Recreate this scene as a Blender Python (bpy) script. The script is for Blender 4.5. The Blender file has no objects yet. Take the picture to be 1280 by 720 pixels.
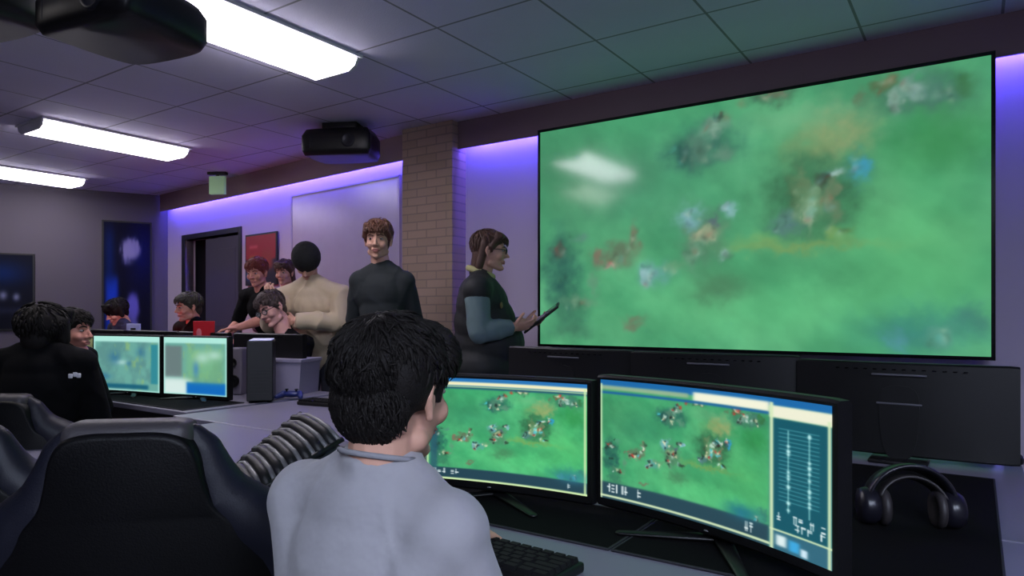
import bpy, bmesh, math, random
import numpy as np
from mathutils import Vector, Matrix, Euler

random.seed(7)
rng = np.random.default_rng(7)
PI = math.pi
scene = bpy.context.scene
COL = scene.collection
H = 1.25                       # eye height of the photographer
FP = 861.0                     # focal length for a 1280 px wide frame
CS, SN = math.cos(math.radians(34)), math.sin(math.radians(34))
RIGHT = Vector((CS, SN, 0))
FWD = Vector((-SN, CS, 0))


def at(px, py, d):
    """the place in the room that lies d metres in front of the photographer on that sight line"""
    p = RIGHT * ((px - 640) / FP * d) + FWD * d
    p.z = H - (py - 392) / FP * d
    return p


def srgb(r, g=None, b=None):
    if g is None:
        r, g, b = r
    f = lambda c: c / 12.92 if c <= 0.04045 else ((c + 0.055) / 1.055) ** 2.4
    return (f(r), f(g), f(b), 1.0)


# ------------------------------------------------------------------ materials
MATS = {}


def mat(name, col, rough=0.6, metal=0.0, emit=None, estr=0.0, bump=0.0, bscale=60.0, var=0.06, vscale=8.0, sheen=0.0, spec=0.5, coat=0.0):
    if name in MATS:
        return MATS[name]
    m = bpy.data.materials.new(name)
    m.use_nodes = True
    nt = m.node_tree
    N, L = nt.nodes, nt.links
    b = N['Principled BSDF']
    c = srgb(*[x / 255 for x in col])
    tc = N.new('ShaderNodeTexCoord')
    n = N.new('ShaderNodeTexNoise')
    n.inputs['Scale'].default_value = vscale
    n.inputs['Detail'].default_value = 4
    L.new(tc.outputs['Object'], n.inputs['Vector'])
    mx = N.new('ShaderNodeMix')
    mx.data_type = 'RGBA'
    mx.inputs[6].default_value = tuple(x * (1 - var) for x in c[:3]) + (1,)
    mx.inputs[7].default_value = tuple(min(1, x * (1 + var)) for x in c[:3]) + (1,)
    L.new(n.outputs['Fac'], mx.inputs[0])
    L.new(mx.outputs[2], b.inputs['Base Color'])
    b.inputs['Roughness'].default_value = rough
    b.inputs['Metallic'].default_value = metal
    b.inputs['Specular IOR Level'].default_value = spec
    if coat:
        b.inputs['Coat Weight'].default_value = coat
    if sheen:
        b.inputs['Sheen Weight'].default_value = sheen
    if bump:
        n2 = N.new('ShaderNodeTexNoise')
        n2.inputs['Scale'].default_value = bscale
        n2.inputs['Detail'].default_value = 3
        L.new(tc.outputs['Object'], n2.inputs['Vector'])
        bp = N.new('ShaderNodeBump')
        bp.inputs['Strength'].default_value = bump
        bp.inputs['Distance'].default_value = 0.01
        L.new(n2.outputs['Fac'], bp.inputs['Height'])
        L.new(bp.outputs['Normal'], b.inputs['Normal'])
    if emit:
        b.inputs['Emission Color'].default_value = srgb(*[x / 255 for x in emit])
        b.inputs['Emission Strength'].default_value = estr
    MATS[name] = m
    return m


def vcol_mat(name, strength, rough=0.3, emissive=True, spec=0.5):
    """a surface showing the picture stored in its own mesh (a display panel or a print)"""
    m = bpy.data.materials.new(name)
    m.use_nodes = True
    N, L = m.node_tree.nodes, m.node_tree.links
    b = N['Principled BSDF']
    a = N.new('ShaderNodeAttribute')
    a.attribute_name = 'picture'
    if emissive:
        b.inputs['Base Color'].default_value = (0.012, 0.012, 0.014, 1)
        L.new(a.outputs['Color'], b.inputs['Emission Color'])
        b.inputs['Emission Strength'].default_value = strength
    else:
        L.new(a.outputs['Color'], b.inputs['Base Color'])
    b.inputs['Roughness'].default_value = rough
    b.inputs['Specular IOR Level'].default_value = spec
    return m


# ------------------------------------------------------------------ objects
def obj(name, src, m, parent=None, smooth=True, loc=None, rot=None):
    if isinstance(src, bmesh.types.BMesh):
        me = bpy.data.meshes.new(name)
        src.normal_update()
        src.to_mesh(me)
        src.free()
    else:
        me = src
    me.name = name
    if m is not None:
        me.materials.clear()
        me.materials.append(m)
    if smooth:
        for p in me.polygons:
            p.use_smooth = True
    o = bpy.data.objects.new(name, me)
    COL.objects.link(o)
    if parent is not None:
        o.parent = parent
    if loc is not None:
        o.location = loc
    if rot is not None:
        o.rotation_euler = rot
    return o


def tag(o, label, cat, group=None, kind=None):
    o['label'] = label
    o['category'] = cat
    if group:
        o['group'] = group
    if kind:
        o['kind'] = kind
    return o


def thing(name, label, cat, loc=(0, 0, 0), rz=0.0, group=None):
    o = bpy.data.objects.new(name, None)
    o.empty_display_size = 0.1
    COL.objects.link(o)
    o.location = loc
    o.rotation_euler = (0, 0, rz)
    return tag(o, label, cat, group)


def struct(name, src, m, label=None, smooth=False, parent=None):
    o = obj(name, src, m, parent, smooth=smooth)
    if parent is None:
        o['kind'] = 'structure'
    if label:
        o['label'] = label
    return o


def dup(root, loc, rz, label, group=None):
    def cp(o, parent):
        c = o.copy()
        COL.objects.link(c)
        if parent is not None:
            c.parent = parent
        for ch in [k for k in bpy.data.objects if k.parent == o and k != c]:
            cp(ch, c)
        return c
    r = cp(root, None)
    r.location = loc
    r.rotation_euler = (0, 0, rz)
    r['label'] = label
    if group:
        r['group'] = group
    return r


# ------------------------------------------------------------------ shapes
def BM():
    return bmesh.new()


def box(bm, x0, x1, y0, y1, z0, z1, bev=0.0, M=None, seg=2):
    t = bmesh.new()
    bmesh.ops.create_cube(t, size=1)
    for v in t.verts:
        v.co = Vector(((x0 + x1) / 2 + v.co.x * (x1 - x0), (y0 + y1) / 2 + v.co.y * (y1 - y0), (z0 + z1) / 2 + v.co.z * (z1 - z0)))
    if bev:
        bmesh.ops.bevel(t, geom=list(t.edges), offset=bev, segments=seg, profile=0.5, affect='EDGES', clamp_overlap=True)
    return merge(bm, t, M)


def merge(bm, t, M=None):
    if M is not None:
        bmesh.ops.transform(t, matrix=M, verts=t.verts)
    me = bpy.data.meshes.new('tmp')
    t.to_mesh(me)
    t.free()
    bm.from_mesh(me)
    bpy.data.meshes.remove(me)
    return bm


def frame_of(axis, hint=None):
    z = Vector(axis).normalized()
    h = Vector(hint) if hint is not None else (Vector((0, 0, 1)) if abs(z.z) < 0.9 else Vector((0, 1, 0)))
    x = h.cross(z)
    if x.length < 1e-5:
        x = Vector((1, 0, 0)).cross(z)
    x.normalize()
    y = z.cross(x)
    return x, y, z


def cap(bm, a, b, ra, rb, seg=14, flat=1.0, hint=None, ends=3, r0=True, r1=True):
    """tapered rod with round ends; flat squeezes it along its second side axis"""
    a, b = Vector(a), Vector(b)
    x, y, z = frame_of(b - a, hint)
    rings = []
    if r0:
        for i in range(ends):
            t = PI / 2 * (1 - (i + 0.35) / ends)
            rings.append((a - z * ra * math.sin(t), ra * math.cos(t)))
    rings.append((a, ra))
    rings.append((b, rb))
    if r1:
        for i in reversed(range(ends)):
            t = PI / 2 * (1 - (i + 0.35) / ends)
            rings.append((b + z * rb * math.sin(t), rb * math.cos(t)))
    prev = None
    first = None
    for c, r in rings:
        ring = [bm.verts.new(c + x * (r * math.cos(2 * PI * k / seg)) + y * (r * flat * math.sin(2 * PI * k / seg))) for k in range(seg)]
        if prev:
            for k in range(seg):
                bm.faces.new((prev[k], prev[(k + 1) % seg], ring[(k + 1) % seg], ring[k]))
        else:
            first = ring
        prev = ring
    bm.faces.new(list(reversed(first)))
    bm.faces.new(prev)
    return bm


def tube(bm, pts, r, seg=8, rend=None):
    pts = [Vector(p) for p in pts]
    n = len(pts)
    prev = None
    hint = None
    for i, p in enumerate(pts):
        d = (pts[min(i + 1, n - 1)] - pts[max(i - 1, 0)])
        x, y, z = frame_of(d, hint)
        hint = y
        rr = r if rend is None else r + (rend - r) * i / (n - 1)
        ring = [bm.verts.new(p + x * rr * math.cos(2 * PI * k / seg) + y * rr * math.sin(2 * PI * k / seg)) for k in range(seg)]
        if prev:
            for k in range(seg):
                bm.faces.new((prev[k], prev[(k + 1) % seg], ring[(k + 1) % seg], ring[k]))
        else:
            bm.faces.new(list(reversed(ring)))
        prev = ring
    bm.faces.new(prev)
    return bm


def ell(bm, c, r, R=None, seg=20, rings=12):
    t = bmesh.new()
    bmesh.ops.create_uvsphere(t, u_segments=seg, v_segments=rings, radius=1)
    M = Matrix.Translation(Vector(c)) @ (R.to_4x4() if R is not None else Matrix.Identity(4)) @ Matrix.Diagonal((r[0], r[1], r[2], 1))
    return merge(bm, t, M)


def lathe(bm, prof, seg=32, M=None):
    t = bmesh.new()
    prev = None
    for r, z in prof:
        ring = [t.verts.new((max(r, 1e-4) * math.cos(2 * PI * k / seg), max(r, 1e-4) * math.sin(2 * PI * k / seg), z)) for k in range(seg)]
        if prev:
            for k in range(seg):
                t.faces.new((prev[k], prev[(k + 1) % seg], ring[(k + 1) % seg], ring[k]))
        else:
            t.faces.new(list(reversed(ring)))
        prev = ring
    t.faces.new(prev)
    return merge(bm, t, M)


def prism(bm, pts, y0, y1, bev=0.0, seg=3, M=None):
    """outline in x,z pushed from y0 to y1"""
    t = bmesh.new()
    a = [t.verts.new((p[0], y0, p[1])) for p in pts]
    b = [t.verts.new((p[0], y1, p[1])) for p in pts]
    n = len(pts)
    t.faces.new(a)
    t.faces.new(list(reversed(b)))
    for k in range(n):
        t.faces.new((a[k], b[k], b[(k + 1) % n], a[(k + 1) % n]))
    bmesh.ops.recalc_face_normals(t, faces=t.faces)
    if bev:
        ed = [e for e in t.edges if abs(e.verts[0].co.y - e.verts[1].co.y) < 1e-6]
        bmesh.ops.bevel(t, geom=ed, offset=bev, segments=seg, profile=0.5, affect='EDGES', clamp_overlap=True)
    return merge(bm, t, M)


def smooth_outline(ctrl, n=6):
    """closed Catmull-Rom through 2-D points"""
    out = []
    m = len(ctrl)
    for i in range(m):
        p0, p1, p2, p3 = [np.array(ctrl[(i + k - 1) % m], float) for k in range(4)]
        for j in range(n):
            t = j / n
            q = 0.5 * ((2 * p1) + (-p0 + p2) * t + (2 * p0 - 5 * p1 + 4 * p2 - p3) * t * t + (-p0 + 3 * p1 - 3 * p2 + p3) * t ** 3)
            out.append((float(q[0]), float(q[1])))
    return out


def remesh(bm, voxel, it=3, fac=0.5):
    me = bpy.data.meshes.new('tmp')
    bm.to_mesh(me)
    bm.free()
    o = bpy.data.objects.new('tmp', me)
    COL.objects.link(o)
    r = o.modifiers.new('r', 'REMESH')
    r.mode = 'VOXEL'
    r.voxel_size = voxel
    if it:
        s = o.modifiers.new('s', 'SMOOTH')
        s.iterations = it
        s.factor = fac
    dg = bpy.context.evaluated_depsgraph_get()
    new = bpy.data.meshes.new_from_object(o.evaluated_get(dg))
    bpy.data.objects.remove(o)
    bpy.data.meshes.remove(me)
    return new


def join_meshes(meshes):
    bm = bmesh.new()
    for me in meshes:
        bm.from_mesh(me)
        bpy.data.meshes.remove(me)
    return bm


def wall_bm(p0, p1, z0, z1, thick, out):
    """upright slab from p0 to p1; thickness grows towards the side 'out' (unit, away from the room)"""
    bm = bmesh.new()
    p0, p1, out = Vector(p0), Vector(p1), Vector(out)
    v = []
    for z in (z0, z1):
        for p in (p0, p1, p1 + out * thick, p0 + out * thick):
            v.append(bm.verts.new((p.x, p.y, z)))
    for f in ((0, 1, 2, 3), (7, 6, 5, 4), (0, 4, 5, 1), (1, 5, 6, 2), (2, 6, 7, 3), (3, 7, 4, 0)):
        bm.faces.new([v[i] for i in f])
    bmesh.ops.recalc_face_normals(bm, faces=bm.faces)
    return bm


# ------------------------------------------------------------------ pictures (displays and prints)
def vnoise(u, v, sx, sy, seed):
    """smooth value noise on arrays"""
    g = np.random.default_rng(seed).random((64, 64))
    x, y = (u * sx) % 63, (v * sy) % 63
    xi, yi = x.astype(int), y.astype(int)
    fx, fy = x - xi, y - yi
    fx, fy = fx * fx * (3 - 2 * fx), fy * fy * (3 - 2 * fy)
    x1, y1 = (xi + 1) % 64, (yi + 1) % 64
    return (g[yi, xi] * (1 - fx) + g[yi, x1] * fx) * (1 - fy) + (g[y1, xi] * (1 - fx) + g[y1, x1] * fx) * fy


def fbm(u, v, s, seed, o=4, asp=1.7):
    t = 0
    a = 0.5
    for k in range(o):
        t = t + a * vnoise(u, v, s * asp * 2 ** k, s * 2 ** k, seed + k)
        a *= 0.5
    return t


def lin(c):
    c = np.clip(c, 0, 1)
    return np.where(c <= 0.04045, c / 12.92, ((c + 0.055) / 1.055) ** 2.4)


def paint(img, w, c, a=1.0):
    w = np.clip(w * a, 0, 1)[..., None]
    return img * (1 - w) + np.array(c) * w


def rect(u, v, u0, u1, v0, v1, soft=0.004):
    s = lambda x: 1 / (1 + np.exp(-np.clip(x / soft, -40, 40)))
    return s(u - u0) * s(u1 - u) * s(v - v0) * s(v1 - v)
LEDS, LAMPS, BIGS, MONS, EXPO, LAMPL, LAMPR = 140.0, 14.0, 0.92, 0.95, 0.0, 7.0, 56.0
# ------------------------------------------------------------------ what the displays show
# soft patches of the game view: (u, v, ru, rv, colour 0-255, strength) on a 0..1 panel
def seen(X, Y, rx, ry):
    px, py = 660 + 0.5556 * X, 60 + 0.5556 * Y
    def uv(px, py):
        t = (px - 640) / FP
        d = 4.2 / (CS + t * SN)
        return ((d * (-SN + t * CS)) + 2.57) / 2.63, (H - (py - 392) * d / FP - 1.035) / 1.5
    u, v = uv(px, py)
    u2, _ = uv(px + 0.5556 * rx, py)
    _, v2 = uv(px, py - 0.5556 * ry)
    return u, v, abs(u2 - u), abs(v2 - v)


PATCH = [
    (110, 300, 110, 90, (60, 130, 90), .6), (300, 110, 160, 60, (70, 170, 115), .6), (850, 480, 190, 150, (88, 185, 108), .6), (560, 580, 300, 70, (98, 200, 130), .7),
    (930, 210, 100, 60, (48, 135, 70), .7), (240, 330, 120, 60, (62, 140, 105), .6), (620, 500, 200, 40, (64, 150, 100), .6),
    (395, 225, 85, 48, (48, 108, 92), .85), (385, 228, 30, 30, (90, 130, 110), .8), (422, 182, 30, 20, (130, 165, 145), .8), (440, 245, 20, 18, (105, 150, 125), .7), (350, 240, 26, 24, (38, 84, 80), .8), (428, 160, 10, 9, (40, 60, 50), .8),
    (700, 195, 80, 50, (155, 172, 118), .85), (650, 150, 130, 26, (120, 175, 130), .5), (640, 225, 60, 30, (140, 165, 105), .5),
    (640, 340, 110, 88, (50, 98, 68), .85), (640, 345, 36, 40, (120, 160, 118), .8), (600, 330, 14, 45, (78, 118, 80), .8), (585, 398, 30, 20, (92, 130, 135), .8), (690, 345, 13, 45, (112, 130, 98), .8),
    (632, 380, 10, 30, (145, 175, 140), .8), (615, 300, 16, 22, (120, 140, 100), .7), (690, 285, 17, 13, (150, 185, 185), .8), (742, 280, 20, 26, (60, 160, 205), .95), (665, 300, 14, 20, (60, 70, 55), .8),
    (600, 448, 130, 9, (130, 160, 90), .7), (705, 418, 22, 16, (115, 160, 85), .8), (520, 440, 60, 14, (125, 175, 100), .5),
    (395, 430, 46, 62, (82, 128, 100), .8), (362, 380, 27, 24, (130, 185, 195), .9), (452, 364, 16, 15, (150, 195, 205), .95), (400, 424, 28, 18, (175, 180, 145), .85), (445, 465, 13, 11, (150, 190, 185), .9), (376, 470, 14, 28, (110, 160, 130), .8), (415, 395, 10, 14, (90, 100, 120), .7),
    (205, 468, 40, 24, (98, 118, 92), .85), (243, 432, 12, 28, (125, 118, 95), .8), (190, 487, 15, 10, (170, 150, 135), .8), (165, 465, 10, 12, (140, 110, 95), .7),
    (290, 505, 34, 22, (100, 160, 160), .8), (275, 515, 12, 14, (150, 190, 195), .8), (330, 490, 30, 10, (110, 160, 120), .6),
    (80, 500, 36, 80, (40, 92, 84), .85), (75, 455, 14, 14, (90, 88, 78), .8), (115, 575, 34, 10, (112, 160, 125), .8), (150, 530, 10, 26, (100, 150, 120), .7), (120, 425, 12, 12, (90, 145, 125), .7), (100, 600, 30, 35, (60, 120, 95), .7),
    (550, 115, 46, 16, (60, 100, 75), .8), (560, 112, 12, 8, (120, 110, 90), .7),
    (890, 105, 125, 42, (62, 116, 92), .8), (862, 98, 28, 26, (120, 160, 148), .9), (827, 128, 13, 24, (135, 170, 155), .9), (925, 105, 42, 26, (78, 130, 115), .8), (800, 85, 28, 18, (90, 100, 65), .8), (745, 110, 12, 14, (100, 120, 90), .7), (980, 80, 25, 25, (60, 120, 70), .7),
    (430, 540, 46, 26, (75, 122, 88), .7), (880, 640, 120, 44, (50, 130, 128), .75), (935, 650, 32, 22, (98, 160, 140), .8), (835, 655, 26, 22, (80, 150, 160), .7), (1000, 610, 40, 30, (60, 120, 115), .6),
    (240, 620, 22, 12, (120, 125, 100), .75), (105, 640, 40, 14, (60, 110, 90), .5),
]
PATCH = [seen(*p[:4]) + (tuple(c / 255 for c in p[4]), p[5]) for p in PATCH]


def game(u, v, seed, sharp=1.0, gain=1.0, sat=0.0):
    n = fbm(u, v, 5, seed)
    n2 = fbm(u + .3 * v, v, 11, seed + 9)
    n3 = fbm(u, v, 26, seed + 19)
    img = np.zeros(u.shape + (3,))
    base0, base1 = np.array((70, 160, 110)) / 255, np.array((98, 190, 132)) / 255
    w = np.clip((n - .28) * 2.2 + (.35 - v) * .35, 0, 1)[..., None]
    img = base0 * (1 - w) + base1 * w
    wx = (fbm(u, v, 14, seed + 30) - .47) * .035 + (fbm(u, v, 28, seed + 31) - .47) * .022 * sharp
    wy = (fbm(u, v, 14, seed + 40) - .47) * .06 + (fbm(u, v, 28, seed + 41) - .47) * .04 * sharp
    for (pu, pv, ru, rv, c, a) in PATCH:
        d = np.sqrt(((u + wx - pu) / ru) ** 2 + ((v + wy - pv) / rv) ** 2)
        big = a < .8 and ru > .04
        k = 2.6 if big else 5.0 * sharp
        f = 1 / (1 + np.exp(np.clip((d - 1) * k, -30, 30)))
        if not big:
            f = f * (.55 + .85 * n3)
        img = paint(img, f, c, a)
    g = np.random.default_rng(77)
    tones = [(.12, .2, .16), (.82, .92, .86), (.08, .12, .12), (.75, .25, .22), (.35, .8, .85), (.9, .9, .75), (.2, .3, .22)]
    for (pu, pv, ru, rv, c, a) in [p for p in PATCH if p[5] >= .8 and p[2] < .05]:
        for _ in range(5):
            fu, fv, fr = pu + g.normal() * ru * .5, pv + g.normal() * rv * .5, g.uniform(.004, .009)
            t = tones[g.integers(len(tones))]
            d = ((u + wx * .5 - fu) / fr) ** 2 + ((v + wy * .5 - fv) / (fr * 1.8)) ** 2
            img = paint(img, np.exp(-d * .8), t, .8 if sharp > 1 else .16)
    img = img * (0.93 + 0.16 * n2[..., None])
    if sat:
        g = img.mean(-1, keepdims=True)
        img = g + (img - g) * (1 + sat)
    return np.clip(img * gain, 0, 1)


def glyphs(img, u, v, u0, u1, v0, v1, n, seed, c=(.9, .95, .95), a=.85):
    r = np.random.default_rng(seed)
    w = (u1 - u0) / n
    for k in range(n):
        if r.random() < .18:
            continue
        x0 = u0 + k * w
        hh = v1 - v0
        for _ in range(3):
            if r.random() < .5:
                yy = v0 + r.random() * hh
                img = paint(img, rect(u, v, x0 + w * .1, x0 + w * .85, yy - hh * .09, yy + hh * .09, .0012), c, a)
            else:
                xx = x0 + w * (.15 + .65 * r.random())
                img = paint(img, rect(u, v, xx - w * .1, xx + w * .1, v0, v1, .0012), c, a)
    return img


def window_left(u, v):
    """boy's left display: plain grey page at the left edge, game window right of it"""
    img = np.ones(u.shape + (3,)) * np.array((70, 84, 84)) / 255
    img = img * (.85 + .3 * fbm(u, v, 5, 5)[..., None])
    img = glyphs(img, u, v, .02, .12, .12, .16, 7, 3, (.7, .8, .8), .5)
    img = glyphs(img, u, v, .02, .12, .04, .08, 7, 4, (.7, .8, .8), .5)
    u0 = .17
    g = game((u - u0) / (1 - u0), (v - .1) / .8, 11, 1.5, 1.0, .15)
    inside = rect(u, v, u0, 1.1, -.1, 1.1, .002)
    img = img * (1 - inside[..., None]) + g * inside[..., None]
    dark = np.array((36, 70, 84)) / 255
    img = paint(img, rect(u, v, u0, 1.1, -.1, .115, .003), dark)
    img = paint(img, rect(u, v, u0 + .015, u0 + .055, .04, .5, .004), (.16, .34, .42), .8)
    img = paint(img, rect(u, v, u0, 1.1, .925, 1.1, .003), (.16, .47, .74))
    img = paint(img, rect(u, v, u0 + .1, 1.1, .93, .965, .003), (.98, .96, .78))
    img = paint(img, rect(u, v, u0, u0 + .08, .9, .985, .004), (.22, .6, .85))
    img = paint(img, rect(u, v, u0, 1.1, .895, .925, .003), (.14, .32, .45), .8)
    for r_ in ((u0, u0 + .008, 0, .5), (.985, .995, -.1, .96), (u0, 1.1, -.02, .018), (u0, 1.1, .915, .922)):
        img = paint(img, rect(u, v, *r_, .0018), (.86, .97, .72), .95)
    img = glyphs(img, u, v, u0 + .03, u0 + .17, .055, .105, 6, 8)
    img = glyphs(img, u, v, .9, .935, .04, .09, 2, 12)
    img = paint(img, np.exp(-((u - .93) / .07) ** 2 - ((v - .14) / .05) ** 2), (.2, .5, .6), .7)
    return img


def window_right(u, v):
    us = .765
    g = game(u / us, (v - .1) / .8, 21, 1.4, .97, .1)
    img = g
    img = paint(img, rect(u, v, -.1, us, -.1, .14, .004), (.16, .29, .34))
    img = paint(img, rect(u, v, -.1, 1.1, .945, 1.1, .004), (.1, .42, .68))
    img = paint(img, rect(u, v, -.1, .42, .92, .955, .004), (.68, .75, .62), .8)
    img = paint(img, rect(u, v, .44, us, .9, .97, .004), (.98, .98, .88))
    img = paint(img, rect(u, v, -.1, us, .885, .905, .003), (.12, .4, .62))
    img = paint(img, rect(u, v, us, 1.1, -.1, .87, .003), (.07, .35, .41))
    img = paint(img, rect(u, v, us, 1.1, .87, .95, .003), (.96, .96, .86))
    for k in range(19):
        y = .80 - k * .026
        img = paint(img, rect(u, v, .80, .955, y, y + .006, .0016), (.3, .62, .66), .8)
    for x in (.835, .915):
        img = paint(img, rect(u, v, x, x + .005, .26, .8, .0014), (.6, .85, .85), .8)
    r = np.random.default_rng(3)
    for k in range(24):
        y, x = .28 + .52 * r.random(), (.838, .918)[k % 2]
        img = paint(img, np.exp(-((u - x) / .007) ** 2 - ((v - y) / .01) ** 2), (.75, .95, .95), .8)
    img = glyphs(img, u, v, .79, .98, .2, .25, 9, 5)
    img = glyphs(img, u, v, .86, .98, .155, .2, 5, 6)
    img = paint(img, rect(u, v, us, 1.1, -.1, .125, .004), (.2, .42, .5))
    img = paint(img, rect(u, v, .79, .83, .03, .1, .004), (.9, .97, .97))
    img = paint(img, rect(u, v, .84, .88, .02, .09, .004), (.25, .68, .9))
    img = paint(img, rect(u, v, .885, .91, .01, .06, .003), (.85, .95, 1))
    for r_ in ((0, .008, -.1, .97), (us, us + .014, -.1, .97), (.985, .997, -.1, .9), (-.1, us, .015, .032), (us, 1.1, .122, .134)):
        img = paint(img, rect(u, v, *r_, .0018), (.86, .94, .76), .95)
    img = glyphs(img, u, v, .03, .2, .06, .13, 8, 9)
    img = glyphs(img, u, v, .66, .7, .05, .12, 2, 19)
    img = paint(img, np.exp(-((u - .65) / .06) ** 2 - ((v - .17) / .05) ** 2), (.12, .45, .55), .7)
    return img


def cyan_map(u, v, seed, right=False):
    img = np.ones(u.shape + (3,)) * np.array((108, 172, 160)) / 255
    n = fbm(u, v, 4, seed)
    img = paint(img, np.clip((n - .42) * 4, 0, 1), (.36, .56, .55), .8)
    n = fbm(u, v, 6, seed + 5)
    img = paint(img, np.clip((n - .5) * 5, 0, 1) * (u > .3), (.55, .72, .48), .7)
    if not right:
        img = paint(img, rect(u, v, .86, .98, .15, .86, .006), (.2, .55, .6))
        img = paint(img, rect(u, v, .04, .82, .04, .12, .01), (.1, .38, .48))
        for (a, b, c, d) in ((.4, .52, .1, .05), (.52, .5, .05, .06), (.15, .25, .1, .07), (.3, .6, .08, .12), (.7, .7, .07, .1)):
            img = paint(img, np.exp(-((u - a) / c) ** 2 - ((v - b) / d) ** 2), ((.75, .9, .88), (.2, .45, .6))[int(a * 10) % 2], .7)
    else:
        img = paint(img, rect(u, v, -.1, .28, .3, .85, .01), (.42, .5, .5))
        img = paint(img, rect(u, v, -.1, .45, -.1, .28, .02), (.86, .94, .92))
        img = paint(img, rect(u, v, .35, 1.1, -.1, .22, .01), (.05, .42, .76))
        img = paint(img, rect(u, v, .35, .95, .22, .8, .03), (.5, .75, .5), .6)
        for (a, b, c, d) in ((.5, .45, .05, .15), (.8, .7, .12, .08), (.6, .65, .12, .1)):
            img = paint(img, np.exp(-((u - a) / c) ** 2 - ((v - b) / d) ** 2), ((.75, .9, .85), (.25, .5, .75))[int(a * 10) % 2], .7)
    img = paint(img, rect(u, v, -.1, 1.1, .9, 1.1, .006), (.7, .93, .88))
    for r_ in ((-.1, .02, -.1, 1.1), (.98, 1.1, -.1, 1.1), (-.1, 1.1, -.1, .02)):
        img = paint(img, rect(u, v, *r_, .006), (.7, .92, .88), .9)
    return img


def panel_grid(name, w, h, nu, nv, fn, m, parent, R=None, y=0.0, z0=0.0, yaxis=-1):
    """picture surface w x h, bowed on radius R (edges towards -y), picture stored per corner"""
    us, vs = np.linspace(0, 1, nu + 1), np.linspace(0, 1, nv + 1)
    U, V = np.meshgrid(us, vs)
    X = (U - .5) * w
    if R:
        A = X / R
        XX, YY = R * np.sin(A), y - R * (1 - np.cos(A))
    else:
        XX, YY = X, np.full_like(X, y)
    Z = z0 + V * h
    co = np.stack([XX, YY, Z], -1).reshape(-1, 3)
    i = np.arange(nu * nv)
    r, c = i // nu, i % nu
    a = r * (nu + 1) + c
    faces = np.stack([a, a + 1, a + nu + 2, a + nu + 1], -1)
    me = bpy.data.meshes.new(name)
    me.from_pydata(co.tolist(), [], faces.tolist())
    img = lin(fn(U, V)).reshape(-1, 3)
    att = me.color_attributes.new('picture', 'FLOAT_COLOR', 'POINT')
    att.data.foreach_set('color', np.concatenate([img, np.ones((len(img), 1))], 1).astype(np.float32).ravel())
    return obj(name, me, m, parent)


M_BLACK = mat('black plastic', (9, 9, 11), .45, bump=.05, bscale=300)
M_GLOSSB = mat('gloss black plastic', (10, 10, 12), .16)
M_GREYP = mat('grey plastic', (92, 92, 100), .5)
M_RIMB = mat('dark metal rim', (40, 41, 48), .35, metal=.5)


def bow(w, h, t, R, z0, y0, nx=28, bev=.006):
    """curved slab, front at y0 (bowed towards -y at the edges), back at y0+t"""
    bm = bmesh.new()
    cols = []
    for i in range(nx + 1):
        a = (i / nx - .5) * w / R
        s, c = math.sin(a), math.cos(a)
        e = bev if i in (0, nx) else 0
        pr = []
        prof = ((0, z0 + bev), (bev, z0), (t - bev, z0), (t, z0 + bev), (t, z0 + h - bev), (t - bev, z0 + h), (bev, z0 + h), (0, z0 + h - bev))
        for (d, z) in prof:
            rr = R + d
            if e:
                z = z0 + h / 2 + (z - z0 - h / 2) * (1 - .012)
            pr.append(bm.verts.new((rr * s, y0 + R * 0 + rr * c - R, z)))
        cols.append(pr)
    n = 8
    for i in range(nx):
        for k in range(n):
            bm.faces.new((cols[i][k], cols[i + 1][k], cols[i + 1][(k + 1) % n], cols[i][(k + 1) % n]))
    bm.faces.new(cols[0])
    bm.faces.new(list(reversed(cols[-1])))
    bmesh.ops.recalc_face_normals(bm, faces=bm.faces)
    return bm


def monitor(label, loc, rz, sw, sh, z0, pic=None, mname='display', estr=1.0, nu=200, nv=100, R=1.5, group=None, bez=.012, chin=.024, back_marks=True, foot=True, name='curved_monitor', t=.035):
    """z0: height of the picture's lower edge above the desk; the picture faces -y"""
    r = thing(name, label, 'monitor', loc, rz, group)
    w, h = sw + 2 * bez, sh + bez + chin
    obj('housing', bow(w, h, t, R, z0 - chin, 0), M_BLACK, r, smooth=False)
    if pic is not None:
        panel_grid('screen', sw, sh, nu, nv, pic, vcol_mat(mname, estr), r, R, -.0015, z0)
    else:
        b = bow(sw, sh, .002, R, z0, -.0015, bev=.0005)
        obj('screen', b, M_GLOSSB, r, smooth=False)
    b = BM()
    ell(b, (0, -.004, z0 - chin * .5), (.006, .002, .002))
    obj('maker_badge', b, mat('badge', (150, 150, 155), .3, metal=.6), r)
    b = BM()
    prism(b, smooth_outline([(-.05, z0 + sh * .72), (.05, z0 + sh * .72), (.06, z0 + sh * .3), (.035, 0.02), (-.035, .02), (-.06, z0 + sh * .3)], 4), t - .004, t + (.03 if foot else .004))
    obj('stand_neck', b, M_BLACK, r, smooth=False)
    b = BM()
    if foot:
        for s in (-1, 1):
            cap(b, (0, t + .015, .014), (s * .17, -.10, .009), .022, .012, flat=.4)
        cap(b, (0, t + .015, .014), (0, t + .08, .009), .024, .016, flat=.4)
    else:
        box(b, -.09, .09, -.03, .1, .0, .014, .005)
    ft = obj('stand_foot', b, M_BLACK, r)
    if back_marks:
        for zz, ww in ((z0 + sh * .9, .085), (z0 + sh * .55, .07)):
            b = BM()
            box(b, -ww, ww, t + .001, t + .012 if ww > .08 else t + .006, zz - .004, zz + .003, .002)
            obj('bracket_ridge', b, M_GREYP, r)
    b = BM()
    for k in range(14):
        box(b, -sw * .3 + k * sw * .6 / 13 - .006, -sw * .3 + k * sw * .6 / 13 + .006, t - .004, t + .0015, z0 + sh * .955, z0 + sh * .965)
    obj('vent_slots', b, M_GLOSSB, r, smooth=False)
    return r
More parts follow.
